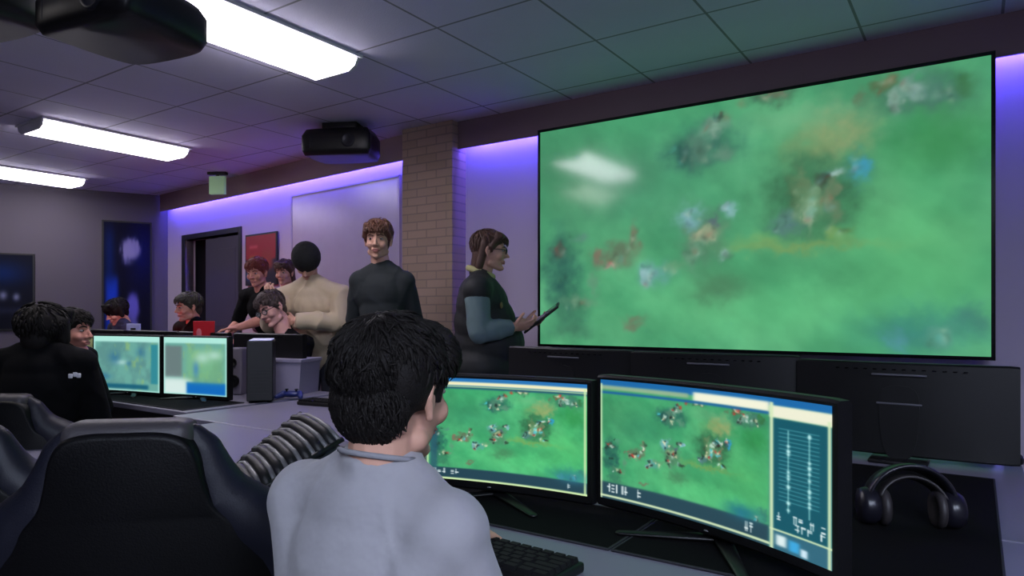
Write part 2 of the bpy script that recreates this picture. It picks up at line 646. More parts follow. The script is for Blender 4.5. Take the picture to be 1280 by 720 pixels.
# ------------------------------------------------------------------ people
def rotz(a):
    return Matrix.Rotation(a, 3, 'Z')


def head_matrix(c, yaw=0, pitch=0, roll=0):
    """head centre c; yaw turns it to its left, pitch > 0 looks up, roll > 0 leans to its right shoulder"""
    return Matrix.Translation(Vector(c)) @ (Matrix.Rotation(yaw, 4, 'Z') @ Matrix.Rotation(pitch, 4, 'X') @ Matrix.Rotation(roll, 4, 'Y'))


def head_mesh(M, s=1.0, voxel=.0045, wide=1.0):
    b = BM()
    ell(b, (0, -.014, .034), (.074 * wide, .094, .08))
    ell(b, (0, .022, -.012), (.063 * wide, .066, .084))
    ell(b, (0, .012, -.066), (.054 * wide, .062, .038))
    cap(b, (-.046 * wide, .0, -.075), (0, .062, -.098), .02, .02)
    cap(b, (.046 * wide, .0, -.075), (0, .062, -.098), .02, .02)
    ell(b, (0, .070, -.1), (.019, .017, .015))
    for sx in (-1, 1):
        ell(b, (sx * .036 * wide, .056, -.03), (.025, .026, .026))
        cap(b, (sx * .006, .083, .02), (sx * .044 * wide, .068, .022), .009, .008)
        ell(b, (sx * .012, .089, -.034), (.009, .01, .008))
        # ear: outer rim, lobe and inner shell
        cap(b, (sx * .074 * wide, .0, .012), (sx * .081 * wide, -.014, .018), .007, .007)
        cap(b, (sx * .081 * wide, -.014, .018), (sx * .083 * wide, -.02, -.005), .007, .006)
        cap(b, (sx * .083 * wide, -.02, -.005), (sx * .075 * wide, -.006, -.038), .006, .007)
        ell(b, (sx * .075 * wide, -.008, -.01), (.006, .014, .024))
    cap(b, (0, .084, .012), (0, .104, -.026), .007, .0105)
    ell(b, (0, .108, -.03), (.0115, .011, .009))
    cap(b, (-.02, .075, -.0605), (.02, .075, -.0605), .0085, .0085)
    ell(b, (0, .0835, -.0585), (.018, .009, .0055))
    ell(b, (0, .082, -.071), (.0165, .009, .006))
    cap(b, (0, -.03, -.03), (0, -.035, -.13), .054 * wide, .053)
    bmesh.ops.transform(b, matrix=M @ Matrix.Scale(s, 4), verts=b.verts)
    return remesh(b, voxel, 4, .5)


def hand_prims(b, wrist, d, n, side, curl=.5, thumb=.6, s=1.0):
    """d: direction of the palm, n: out of the back of the hand, side: +1 when the thumb is on d x n"""
    d = Vector(d).normalized()
    n = Vector(n)
    n = (n - d * n.dot(d)).normalized()
    t = d.cross(n) * side
    R = Matrix((t, d, n)).transposed()
    w = Vector(wrist)
    ell(b, w + d * .048 * s, (.041 * s, .052 * s, .0155 * s), R)
    ell(b, w + d * .02 * s, (.029 * s, .034 * s, .019 * s), R)
    lens = (.040, .045, .042, .033)
    for k in range(4):
        off = (.029 - .0195 * k)
        p = w + d * (.088 - .004 * abs(k - 1)) * s + t * off * s
        a = -.1
        for j in range(3):
            a += curl * (.55 if j == 0 else .75)
            q = p + (d * math.cos(a) - n * math.sin(a)) * lens[k] * (1, .68, .52)[j] * s
            r = (.0092, .0083, .0075)[j] * s
            cap(b, p, q, r, r * .93, seg=8, ends=2)
            p = q
    p = w + d * .025 * s + t * .03 * s
    q = p + (t * .75 + d * .65 - n * .35 * thumb).normalized() * .042 * s
    cap(b, p, q, .0125 * s, .0105 * s, seg=8, ends=2)
    q2 = q + (t * .25 + d * .9 - n * thumb).normalized() * .034 * s
    cap(b, q, q2, .0105 * s, .0085 * s, seg=8, ends=2)


def torso_frame(J):
    hip = (Vector(J['hipL']) + Vector(J['hipR'])) / 2
    nb = Vector(J['neck'])
    sh = Vector(J['shR']) - Vector(J['shL'])
    z = (nb - hip).normalized()
    x = (sh - z * sh.dot(z)).normalized()
    y = z.cross(x)
    return hip, nb, x, y, z


def torso_prims(b, J, o=0.0, k=1.0, belly=0.0):
    hip, nb, x, y, z = torso_frame(J)
    L = (nb - hip).length
    R = Matrix((x, y, z)).transposed()
    at_ = lambda a, fx=0, fy=0: hip + z * (a * L) + x * fx + y * fy
    ell(b, at_(.02), (.158 * k + o, .112 * k + o, .12 + o), R)
    ell(b, at_(.26, fy=belly * .6), (.145 * k + o, .105 * k + o + belly, .16 + o), R)
    ell(b, at_(.50, fy=belly * .3), (.155 * k + o, .108 * k + o + belly * .5, .16 + o), R)
    ell(b, at_(.70, fy=.008), (.162 * k + o, .112 * k + o, .14 + o), R)
    ell(b, at_(.84, fy=-.004), (.135 * k + o, .088 * k + o, .09 + o), R)
    for s in ('shL', 'shR'):
        S = Vector(J[s])
        cap(b, nb - z * .035, S, .058 + o, .056 * (1 + .4 * (k - 1)) + o)
        cap(b, nb + z * .012, S + z * .0, .038 + o, .046 + o)
        ell(b, S, (.06 * (1 + .3 * (k - 1)) + o, .058 + o, .058 + o))
        cap(b, S, at_(.62, fx=(.11 if s == 'shR' else -.11) * k), .055 + o, .06 + o)


def arm_prims(b, J, side, o=0.0, k=1.0, upto=1.0, hem=True):
    S, E, W = Vector(J['sh' + side]), Vector(J['el' + side]), Vector(J['wr' + side])
    cap(b, S, E, .052 * k + o, .041 * k + o)
    if upto > 0:
        e = E + (W - E) * upto
        r1 = (.041 + (.028 - .041) * upto) * k + o
        cap(b, E, E + (e - E) * .35, .041 * k + o, .042 * k + o)
        cap(b, E + (e - E) * .35, e, .042 * k + o, r1, r1=not hem)


def leg_prims(b, J, side, o=0.0, k=1.0):
    A, K, F = Vector(J['hip' + side]), Vector(J['kn' + side]), Vector(J['an' + side])
    cap(b, A, K, .082 * k + o, .056 + o)
    cap(b, K, K + (F - K) * .35, .056 + o, .057 + o)
    cap(b, K + (F - K) * .35, F, .057 + o, .038 + o * 1.5)


def mirror_pose(J):
    return J


def hair_locks(b, c, r, R, n, ln=(.03, .05), rad=.006, face=.35, low=-.45, flow=(0, 0, -1), seed=1, jitter=.35, crown=(0, -.35, .95), lift=.22, far=1.07, front=-2):
    """tapered tufts rooted on the ellipsoid c, r and combed away from the crown"""
    g = random.Random(seed)
    crown = Vector(crown).normalized()
    cnt = 0
    while cnt < n:
        d = Vector((g.gauss(0, 1), g.gauss(0, 1), g.gauss(0, 1))).normalized()
        if d.y < front or d.z < low or (d.y > face and d.z < .35) or (abs(d.x) > .6 and d.y > -.1 and d.z < -.05):
            continue
        cnt += 1
        p = Vector((d.x * r[0], d.y * r[1], d.z * r[2])) * .985
        nrm = Vector((d.x / r[0], d.y / r[1], d.z / r[2])).normalized()
        fl = (d - crown)
        fl = fl - nrm * fl.dot(nrm)
        if fl.length < 1e-3:
            fl = Vector((1, 0, 0))
        fl.normalize()
        fl = (fl + Vector((g.gauss(0, jitter), g.gauss(0, jitter), g.gauss(0, jitter))) * .6)
        fl = (fl - nrm * fl.dot(nrm)).normalized()
        l = g.uniform(*ln)
        pts = []
        q = p.copy()
        dd = (fl + nrm * lift).normalized()
        for j in range(4):
            pts.append(q.copy())
            q = q + dd * l / 3
            # hug the skull again
            e = Vector((q.x / r[0], q.y / r[1], q.z / r[2]))
            dd = (dd - nrm * .12 + Vector((0, 0, -.12))).normalized()
            if e.length > far or e.length < 1.0:
                q = q * (((far - .02) if e.length > far else 1.005) / e.length)
        pts = [c + R @ x for x in pts]
        tube(b, pts, rad * g.uniform(.7, 1.2), 5, rad * .12)
    return b


def hair_mesh(M, style, s=1.0, seed=1, n=220, lr=.006, ll=(.03, .05), lj=.35):
    """cap of hair over the skull plus tufts, in head space, then moved with M"""
    b = BM()
    I = Matrix.Identity(3)
    c, r = Vector((0, -.022, .042)), (.0835, .1, .086)
    ell(b, c, r)
    if style != 'beanie':
        # nape and sides
        ell(b, (0, -.062, -.025), (.062, .05, .062))
        for sx in (-1, 1):
            ell(b, (sx * .066, -.025, .022), (.018, .052, .05))
            cap(b, (sx * .077, .018, .03), (sx * .0755, .016, -.012), .01, .006, flat=.7)
    if style == 'fringe':
        for k in range(9):
            x = -.058 + k * .0145
            cap(b, (x * .9, .035, .110 - 9 * x * x), (x * 1.05, .082 - abs(x) * .35, .05 + .006 * math.sin(k * 2.1)), .02, .007, seg=8)
        for sx in (-1, 1):
            cap(b, (sx * .06, .045, .085), (sx * .08, .03, .015), .02, .012)
    elif style == 'short':
        for k in range(8):
            x = -.05 + k * .0143
            cap(b, (x * .8, .03, .112 - 8 * x * x), (x, .076 - abs(x) * .4, .086), .02, .009, seg=8)
    elif style == 'bowl':
        ell(b, (0, -.012, .03), (.094, .108, .088))
        for k in range(10):
            x = -.065 + k * .0145
            cap(b, (x, .06, .09), (x * 1.1, .086 - abs(x) * .4, .045), .02, .008, seg=8)
        for sx in (-1, 1):
            cap(b, (sx * .075, -.01, .05), (sx * .083, .0, -.035), .032, .022)
    elif style == 'long':
        cap(b, (0, -.07, .0), (0, -.095, -.13), .06, .045, flat=.6)
        for sx in (-1, 1):
            cap(b, (sx * .062, -.03, .04), (sx * .058, -.06, -.1), .032, .026)
            cap(b, (sx * .045, .045, .09), (sx * .078, .01, .02), .026, .02)
        cap(b, (-.045, .062, .085), (.05, .062, .085), .022, .022)
    elif style == 'mop':
        for sx in (-1, 1):
            cap(b, (sx * .052, .045, .09), (sx * .072, .05, .035), .024, .010)
            ell(b, (sx * .066, -.04, .03), (.026, .05, .055))
        ell(b, (0, -.058, -.012), (.074, .052, .07))
        for k in range(8):
            x = -.055 + k * .0157
            cap(b, (x * .9, .04, .108 - 8 * x * x), (x * 1.05, .080 - abs(x) * .4, .066), .022, .010, seg=8)
    if style == 'beanie':
        ell(b, (0, -.014, .035), (.104, .116, .112))
    me = remesh(b, .006, 3, .5)
    b = BM()
    b.from_mesh(me)
    bpy.data.meshes.remove(me)
    if style != 'beanie' and lr > .004:
        hair_locks(b, Vector((0, .0, .055)), (.082, .1, .066), I, 130, seed=seed + 3, rad=.0055, ln=(.03, .045), jitter=.4, face=1.1, low=.05, lift=.25, far=1.1, crown=(0, -.8, .6), front=.2)
    if lr < .004:
        hair_locks(b, Vector((0, -.058, -.012)), (.076, .054, .072), I, n // 3, seed=seed + 1, rad=lr, ln=ll, jitter=lj, face=-.2, low=-.95)
        hair_locks(b, c, (r[0] * 1.03, r[1] * 1.03, r[2] * 1.03), I, 260, seed=seed + 2, rad=.006, ln=(.035, .055), jitter=.8, face=.5, low=.05, lift=.3, far=1.13)
        hair_locks(b, Vector((0, .0, .06)), (.082, .106, .066), I, 1100, seed=seed + 3, rad=.0042, ln=(.03, .055), jitter=.5, face=1.1, low=-.1, lift=.4, far=1.17, crown=(0, -.8, .6), front=.25)
    if style not in ('beanie',):
        hair_locks(b, c, (r[0] * 1.04, r[1] * 1.04, r[2] * 1.04) if style != 'bowl' else (.098, .112, .092), I, n, seed=seed, rad=lr, ln=ll, jitter=lj)
    bmesh.ops.transform(b, matrix=M @ Matrix.Scale(s, 4), verts=b.verts)
    return b


SKIN = mat('light skin', (206, 158, 136), .55, bump=.06, bscale=220, var=.08, vscale=30, spec=.35)
SKIN2 = mat('red-lit skin', (205, 142, 124), .55, bump=.06, bscale=220, var=.1, vscale=30, spec=.35)  # orange-red light on some faces is put into this skin tone
EYEW = mat('eye white', (170, 160, 156), .4)
EYED = mat('eye iris', (38, 26, 20), .15)
LIP = mat('lips', (176, 112, 104), .5)


def face_parts(root, M, s, browmat, glasses=None, mouth=True):
    for sx in (-1, 1):
        b = BM()
        ell(b, (sx * .031, .0735, .003), (.012, .012, .0065))
        bmesh.ops.transform(b, matrix=M @ Matrix.Scale(s, 4), verts=b.verts)
        e = obj('eye', b, EYEW, root)
        b = BM()
        ell(b, (sx * .031, .0825, .003), (.0062, .0042, .0058))
        bmesh.ops.transform(b, matrix=M @ Matrix.Scale(s, 4), verts=b.verts)
        obj('iris', b, EYED, e)
        b = BM()
        cap(b, (sx * .014, .0905, .0225), (sx * .032, .087, .0275), .0035, .004, seg=8)
        cap(b, (sx * .032, .087, .0275), (sx * .048, .0745, .022), .004, .0025, seg=8)
        bmesh.ops.transform(b, matrix=M @ Matrix.Scale(s, 4), verts=b.verts)
        obj('eyebrow', b, browmat, root)
    if mouth:
        b = BM()
        cap(b, (-.02, .0838, -.0645), (.02, .0838, -.0645), .0034, .0034, seg=8)
        cap(b, (-.014, .088, -.0605), (.014, .088, -.0605), .004, .004, seg=8)
        cap(b, (-.012, .0868, -.071), (.012, .0868, -.071), .0046, .0046, seg=8)
        bmesh.ops.transform(b, matrix=M @ Matrix.Scale(s, 4), verts=b.verts)
        obj('lips', b, LIP, root)
    if glasses:
        b = BM()
        for sx in (-1, 1):
            pts = [(sx * .032 + .024 * math.cos(a), .098, .0 + .018 * math.sin(a)) for a in [2 * PI * k / 20 for k in range(21)]]
            tube(b, pts, .0028, 6)
            tube(b, [(sx * .055, .097, .006), (sx * .078, .06, .008), (sx * .084, .0, .006), (sx * .083, -.02, -.004)], .0024, 6)
        tube(b, [(-.009, .098, .004), (0, .102, .007), (.009, .098, .004)], .0024, 6)
        bmesh.ops.transform(b, matrix=M @ Matrix.Scale(s, 4), verts=b.verts)
        g = obj('glasses', b, glasses, root)
        b = BM()
        for sx in (-1, 1):
            ell(b, (sx * .032, .098, 0), (.023, .0006, .017), seg=16, rings=6)
        bmesh.ops.transform(b, matrix=M @ Matrix.Scale(s, 4), verts=b.verts)
        lm = mat('lens glass', (200, 205, 215), .05)
        lm.node_tree.nodes['Principled BSDF'].inputs['Alpha'].default_value = .22
        obj('lens', b, lm, g)


def person(label, loc, rz, J, head, hs=1.0, skin=SKIN, hair=('short', None), top=None, sleeve=1.0, bottom=None, k=1.0, belly=0.0,
           hands=None, glasses=None, collar=None, fine=False, voxel=.009, group=None, top_o=.012, arm_k=1.0, shoes=True, face=True, hseed=1, wide=1.0, hair_n=220):
    """head: (centre, yaw, pitch, roll) in the person's own frame, in which they face +y"""
    root = thing('person', label, 'person', loc, rz, group)
    M = head_matrix(*head)
    hm = head_mesh(M, hs, .0038 if fine else .0045, wide)
    b = BM()
    torso_prims(b, J, 0, k, belly)
    hc = Vector(head[0])
    nb = Vector(J['neck'])
    skull = (M @ Matrix.Scale(hs, 4)) @ Vector((0, -.03, -.07))
    cap(b, nb - Vector((0, 0, .03)), skull, .062 * hs, .052 * hs)
    for s in 'LR':
        arm_prims(b, J, s, 0, arm_k, 1.0, hem=False)
        leg_prims(b, J, s, 0, k)
        F = Vector(J['an' + s])
        toe = Vector((0, .19, -.055)) if 'toe' + s not in J else Vector(J['toe' + s])
        cap(b, F - Vector((0, .02, .03)), F + toe, .036, .028)
    bodym = remesh(b, voxel, 4, .5)
    parts = [bodym, hm]
    b = BM()
    for s in 'LR':
        E, W = Vector(J['el' + s]), Vector(J['wr' + s])
        hp = (hands or {}).get(s, {})
        d = Vector(hp.get('d', (W - E)))
        n = Vector(hp.get('n', (1 if s == 'R' else -1, 0, .3)))
        side = hp.get('side', 1 if s == 'R' else -1)
        cap(b, E + (W - E) * .6, W + d.normalized() * .02, .033 * arm_k, .026)
        hand_prims(b, W, d, n, side, hp.get('curl', .45), hp.get('thumb', .6), 1.0)
    parts.append(remesh(b, .0036, 2, .4))
    obj('body', join_meshes(parts), skin, root)
    style, hmat = hair
    if style:
        obj('knit_cap' if style == 'beanie' else 'hair', hair_mesh(M, style, hs, hseed, hair_n, *((.0034, (.022, .045), .55) if fine else ())), hmat, root)
    if face:
        face_parts(root, M, hs, hmat or EYED, glasses)
    if top:
        b = BM()
        torso_prims(b, J, top_o, k, belly)
        for s in 'LR':
            arm_prims(b, J, s, top_o * .9, arm_k, sleeve, hem=True)
        if top.get('neck', 0):
            cap(b, nb - Vector((0, 0, .03)), nb.lerp(skull, top['neck']), .072, .067, r1=False)
        tm = remesh(b, .0065 if fine else .009, 14 if fine else 5, .5)
        wrinkle(tm, top.get('fold', .009), top.get('freq', 6))
        t = obj('shirt' if 'name' not in top else top['name'], tm, top['mat'], root)
        if top.get('rib'):
            hip, _, x, y, z = torso_frame(J)
            pts = []
            cdir = (skull - nb).normalized()
            for q in range(25):
                a = 2 * PI * q / 24
                pts.append(nb + cdir * .026 + x * .0665 * math.cos(a) + y * (.0675 * math.sin(a)) - z * (.03 * math.sin(a) if math.sin(a) > 0 else 0))
            b = BM()
            tube(b, pts, .0045, 8)
            obj('collar', b, top['rib'], t)
    if bottom:
        b = BM()
        hip, _, x, y, z = torso_frame(J)
        R = Matrix((x, y, z)).transposed()
        ell(b, hip, (.16 * k + .014, .115 * k + .014 + belly * .6, .105), R)
        for s in 'LR':
            leg_prims(b, J, s, .014, k)
        obj('trousers', remesh(b, .011, 4, .5), bottom, root)
    if shoes:
        for s in 'LR':
            F = Vector(J['an' + s])
            toe = Vector((0, .19, -.055)) if 'toe' + s not in J else Vector(J['toe' + s])
            b = BM()
            zf = F.z - .045
            cap(b, F - Vector((0, .025, .03)), F + Vector((toe.x, toe.y, -.045)), .045, .036)
            cap(b, F + Vector((0, 0, .02)), F - Vector((0, .015, .03)), .047, .045)
            me = remesh(b, .01, 2, .5)
            o = obj('shoe', me, mat('dark shoe', (24, 24, 28), .5), root)
    return root


def stand(w=.19, h=1.75, **kw):
    q = h / 1.75
    J = dict(hipL=(-.09, 0, .93 * q), hipR=(.09, 0, .93 * q), knL=(-.1, .02, .5 * q), knR=(.1, .02, .5 * q), anL=(-.11, -.01, .085), anR=(.11, -.01, .085),
             neck=(0, -.01, 1.48 * q), shL=(-w, -.01, 1.42 * q), shR=(w, -.01, 1.42 * q),
             elL=(-w - .06, -.04, 1.13 * q), elR=(w + .06, -.04, 1.13 * q), wrL=(-w - .05, .06, .88 * q), wrR=(w + .05, .06, .88 * q))
    J.update(kw)
    return J


def wrinkle(me, amp, f):
    from mathutils import noise
    n = len(me.vertices)
    nor = np.empty(n * 3, np.float32)
    cos = np.empty(n * 3, np.float32)
    me.vertices.foreach_get('co', cos)
    me.vertex_normals.foreach_get('vector', nor)
    cos, nor = cos.reshape(-1, 3), nor.reshape(-1, 3)
    off = np.empty((n, 1), np.float32)
    for i in range(n):
        c = Vector(cos[i].tolist())
        q = Vector((c.x * f, c.y * f, c.z * f * .55 + c.x * f * .5))
        w = noise.noise(q + Vector((noise.noise(c * f * .7), noise.noise(c * f * .7 + Vector((9, 1, 4))), 0)) * .8)
        r = 1 - abs(w) * 2.2
        off[i] = amp * (r * abs(r) * .75 - .25)
    me.vertices.foreach_set('co', (cos + nor * off).ravel())
    me.update()


def sit(w=.185, seat=.5, lean=.04, tall=.5, **kw):
    J = dict(hipL=(-.09, 0, seat + .03), hipR=(.09, 0, seat + .03), knL=(-.12, .42, seat + .03), knR=(.12, .42, seat + .03), anL=(-.12, .36, .085), anR=(.12, .36, .085),
             neck=(0, lean, seat + .03 + tall), shL=(-w, lean, seat - .03 + tall), shR=(w, lean, seat - .03 + tall),
             elL=(-w - .05, lean + .08, seat + .22), elR=(w + .05, lean + .08, seat + .22), wrL=(-.14, .36, .78), wrR=(.14, .36, .78))
    J.update(kw)
    return J
# ------------------------------------------------------------------ the room
CEIL = 2.74
WY = 4.30                                  # screen wall
BL0, BL1 = (-3.80, 4.33), (-8.50, 4.80)    # back wall left of the pillar
LW0, LW1 = (-8.50, 4.80), (-10.95, -.15)   # left wall
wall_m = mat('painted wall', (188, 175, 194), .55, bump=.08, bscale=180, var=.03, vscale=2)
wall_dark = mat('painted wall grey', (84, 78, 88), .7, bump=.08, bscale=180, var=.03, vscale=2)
fascia_m = mat('painted header board', (124, 101, 110), .65, var=.03)


def carpet():
    m = mat('carpet', (88, 86, 94), .95, bump=.5, bscale=400, var=.3, vscale=120)
    return m


bm = BM()
box(bm, -12, 3.2, -3.6, 6.4, -.05, 0)
struct('floor', bm, carpet())


def ceiling_mat():
    m = mat('ceiling tile', (216, 214, 236), .85, bump=.25, bscale=160, var=.05, vscale=3)
    nt = m.node_tree
    N, L = nt.nodes, nt.links
    b = N['Principled BSDF']
    src = b.inputs['Base Color'].links[0].from_socket
    tc = N.new('ShaderNodeTexCoord')
    sep = N.new('ShaderNodeSeparateXYZ')
    L.new(tc.outputs['Object'], sep.inputs[0])
    outs = []
    for ax, off in (('X', .107), ('Y', 3.37)):
        a = N.new('ShaderNodeMath'); a.operation = 'SUBTRACT'; a.inputs[1].default_value = off - 61
        L.new(sep.outputs[ax], a.inputs[0])
        d = N.new('ShaderNodeMath'); d.operation = 'DIVIDE'; d.inputs[1].default_value = .61
        L.new(a.outputs[0], d.inputs[0])
        f = N.new('ShaderNodeMath'); f.operation = 'FRACT'
        L.new(d.outputs[0], f.inputs[0])
        s = N.new('ShaderNodeMath'); s.operation = 'SUBTRACT'; s.inputs[1].default_value = .5
        L.new(f.outputs[0], s.inputs[0])
        ab = N.new('ShaderNodeMath'); ab.operation = 'ABSOLUTE'
        L.new(s.outputs[0], ab.inputs[0])
        g = N.new('ShaderNodeMath'); g.operation = 'GREATER_THAN'; g.inputs[1].default_value = .489
        L.new(ab.outputs[0], g.inputs[0])
        outs.append(g)
    mxm = N.new('ShaderNodeMath'); mxm.operation = 'MAXIMUM'
    L.new(outs[0].outputs[0], mxm.inputs[0])
    L.new(outs[1].outputs[0], mxm.inputs[1])
    mx = N.new('ShaderNodeMix'); mx.data_type = 'RGBA'
    L.new(mxm.outputs[0], mx.inputs[0])
    L.new(src, mx.inputs[6])
    mx.inputs[7].default_value = srgb(.55, .55, .6)
    L.new(mx.outputs[2], b.inputs['Base Color'])
    return m


bm = BM()
box(bm, -12, 3.2, -3.6, 6.4, CEIL, CEIL + .05)
struct('ceiling', bm, ceiling_mat())
bm = BM()
box(bm, -3.80, 3.1, WY, WY + .1, 0, CEIL)
struct('wall_screen', bm, wall_m)
# back wall left of the pillar, with the doorway cut out
d0, d1 = Vector((BL0[0], BL0[1])), Vector((BL1[0], BL1[1]))
blen = (d1 - d0).length
bdir = (d1 - d0).normalized()
bout = Vector((-bdir.y, bdir.x)) * -1
if bout.y < 0:
    bout = -bout
DX0, DX1 = 2.97, 4.24      # doorway, measured along the wall from the pillar
P = lambda s, z=0: (d0.x + bdir.x * s, d0.y + bdir.y * s, z)
out3 = (bout.x, bout.y, 0)
bm = BM()
for (a, b_, z0, z1) in ((0, DX0, 0, CEIL), (DX0, DX1, 2.15, CEIL), (DX1, blen, 0, CEIL)):
    me = bpy.data.meshes.new('t')
    w = wall_bm(P(a), P(b_), z0, z1, .12, out3)
    w.to_mesh(me); w.free(); bm.from_mesh(me); bpy.data.meshes.remove(me)
struct('wall_back', bm, wall_m)
n = Vector(LW1) - Vector(LW0)
lout = Vector((n.y, -n.x)).normalized()
if lout.x > 0:
    lout = -lout
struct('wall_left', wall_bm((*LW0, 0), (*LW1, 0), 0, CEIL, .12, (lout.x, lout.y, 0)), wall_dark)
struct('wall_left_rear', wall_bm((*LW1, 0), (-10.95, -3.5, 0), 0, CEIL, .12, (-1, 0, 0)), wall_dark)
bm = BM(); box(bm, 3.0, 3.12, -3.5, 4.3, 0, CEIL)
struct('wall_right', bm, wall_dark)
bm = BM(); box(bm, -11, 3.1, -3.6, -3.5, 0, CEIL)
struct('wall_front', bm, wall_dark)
# the dark passage behind the doorway
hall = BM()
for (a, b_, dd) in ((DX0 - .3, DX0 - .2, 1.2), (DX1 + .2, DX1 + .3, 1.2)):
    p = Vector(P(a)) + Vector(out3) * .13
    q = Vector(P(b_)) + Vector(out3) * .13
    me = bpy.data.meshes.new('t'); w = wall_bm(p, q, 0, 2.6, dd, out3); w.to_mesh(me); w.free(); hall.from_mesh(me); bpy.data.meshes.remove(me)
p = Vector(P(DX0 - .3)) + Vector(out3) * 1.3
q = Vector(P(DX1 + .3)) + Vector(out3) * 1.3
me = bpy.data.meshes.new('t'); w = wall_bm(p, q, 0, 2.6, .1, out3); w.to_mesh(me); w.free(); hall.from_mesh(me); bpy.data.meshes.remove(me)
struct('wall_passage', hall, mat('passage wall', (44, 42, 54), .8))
# door frame and the door leaf standing ajar
angb = math.atan2(bdir.y, bdir.x)
Mb = Matrix.Translation(Vector(P(0))) @ Matrix.Rotation(angb, 4, 'Z')   # local x runs along the wall away from the pillar, local -y is outwards
sgn = -1 if (Matrix.Rotation(angb, 3, 'Z') @ Vector((0, 1, 0))).dot(Vector(out3)) < 0 else 1
blk = mat('black door frame', (14, 14, 17), .5)
bm = BM()
for (a, b_, z0, z1) in ((DX0 - .06, DX0, 0, 2.21), (DX1, DX1 + .08, 0, 2.21), (DX0, DX1, 2.15, 2.21)):
    box(bm, a, b_, -.015 if sgn > 0 else -.1, .1 if sgn > 0 else .015, z0, z1, .004, Mb)
struct('door_1_frame', bm, blk)
door = bpy.data.objects.new('door_1', None); COL.objects.link(door); door['kind'] = 'structure'
door.location = P(DX0 + .03); door.rotation_euler = (0, 0, angb)
bm = BM()
box(bm, 0, .82, .06 * sgn - .02, .06 * sgn + .02, .01, 2.13, .004)
for (z0, z1) in ((.2, .95), (1.1, 2.0)):
    box(bm, .12, .70, .06 * sgn - .024, .06 * sgn + .024, z0, z1, .006)
obj('door_leaf', bm, mat('grey door', (66, 62, 82), .6), door, smooth=False)
bm = BM()
cap(bm, (.75, -.05 * sgn + .06 * sgn, 1.0), (.64, -.05 * sgn + .06 * sgn, 1.0), .01, .01)
cap(bm, (.75, .02 * sgn, 1.0), (.75, .06 * sgn, 1.0), .016, .016)
obj('door_handle', bm, mat('steel', (150, 150, 155), .3, metal=.9), door)


# brick pillar
def brick():
    m = mat('painted brick', (150, 134, 124), .8, bump=.15, bscale=90, var=.08, vscale=14)
    N, L = m.node_tree.nodes, m.node_tree.links
    b = N['Principled BSDF']
    tc = N.new('ShaderNodeTexCoord')
    mp = N.new('ShaderNodeMapping'); mp.inputs['Rotation'].default_value = (PI / 2, 0, 0)
    L.new(tc.outputs['Object'], mp.inputs[0])
    br = N.new('ShaderNodeTexBrick')
    L.new(mp.outputs[0], br.inputs['Vector'])
    br.inputs['Scale'].default_value = 1
    br.inputs['Brick Width'].default_value = .2
    br.inputs['Row Height'].default_value = .066
    br.inputs['Mortar Size'].default_value = .006
    br.inputs['Color1'].default_value = srgb(.66, .56, .50)
    br.inputs['Color2'].default_value = srgb(.62, .53, .47)
    br.inputs['Mortar'].default_value = srgb(.55, .48, .44)
    L.new(br.outputs['Color'], b.inputs['Base Color'])
    bp = N.new('ShaderNodeBump'); bp.inputs['Strength'].default_value = .5; bp.inputs['Distance'].default_value = .006; bp.invert = True
    L.new(br.outputs['Fac'], bp.inputs['Height'])
    L.new(bp.outputs['Normal'], b.inputs['Normal'])
    return m


bm = BM(); box(bm, -3.86, -3.34, 4.13, 4.45, 0, CEIL, .004)
struct('column_brick', bm, brick())
# header boards with the light cove behind them
bm = BM()
box(bm, -3.34, 3.0, 4.20, 4.22, 2.53, CEIL)
struct('trim_header_screen', bm, fascia_m)
bm = BM()
a0, a1 = Vector(P(.05)) - Vector(out3) * .10, Vector(P(blen)) - Vector(out3) * .10
me = bpy.data.meshes.new('t'); w = wall_bm(a0, a1, 2.53, CEIL, .02, out3); w.to_mesh(me); w.free(); bm.from_mesh(me); bpy.data.meshes.remove(me)
struct('trim_header_back', bm, fascia_m)


def glow(name, col, s):
    m = bpy.data.materials.new(name); m.use_nodes = True
    b = m.node_tree.nodes['Principled BSDF']
    b.inputs['Base Color'].default_value = (.8, .8, .8, 1)
    b.inputs['Emission Color'].default_value = (*col, 1)
    b.inputs['Emission Strength'].default_value = s
    return m


LED = glow('blue led', (.11, .085, 1.0), LEDS)
bm = BM()
box(bm, -3.30, -2.42, 4.222, 4.236, 2.62, 2.644)
tag(obj('led_strip', bm, LED, smooth=False), 'blue LED strip hidden behind the header between brick pillar and big screen', 'led strip')
bm = BM()
box(bm, -2.42, -.03, 4.222, 4.236, 2.62, 2.644)
tag(obj('led_strip', bm, LED, smooth=False), 'blue LED strip behind the header above the big screen', 'led strip')
bm = BM()
box(bm, -.03, 2.9, 4.222, 4.236, 2.62, 2.644)
tag(obj('led_strip', bm, LED, smooth=False), 'blue LED strip lighting the wall right of the big screen', 'led strip')
bm = BM()
w0, w1 = Vector(P(.12)) - Vector(out3) * .078, Vector(P(blen - .1)) - Vector(out3) * .078
me = bpy.data.meshes.new('t'); w = wall_bm(w0, w1, 2.62, 2.644, .014, out3); w.to_mesh(me); w.free(); bm.from_mesh(me); bpy.data.meshes.remove(me)
tag(obj('led_strip', bm, LED, smooth=False), 'blue LED strip behind the header left of the brick pillar', 'led strip')

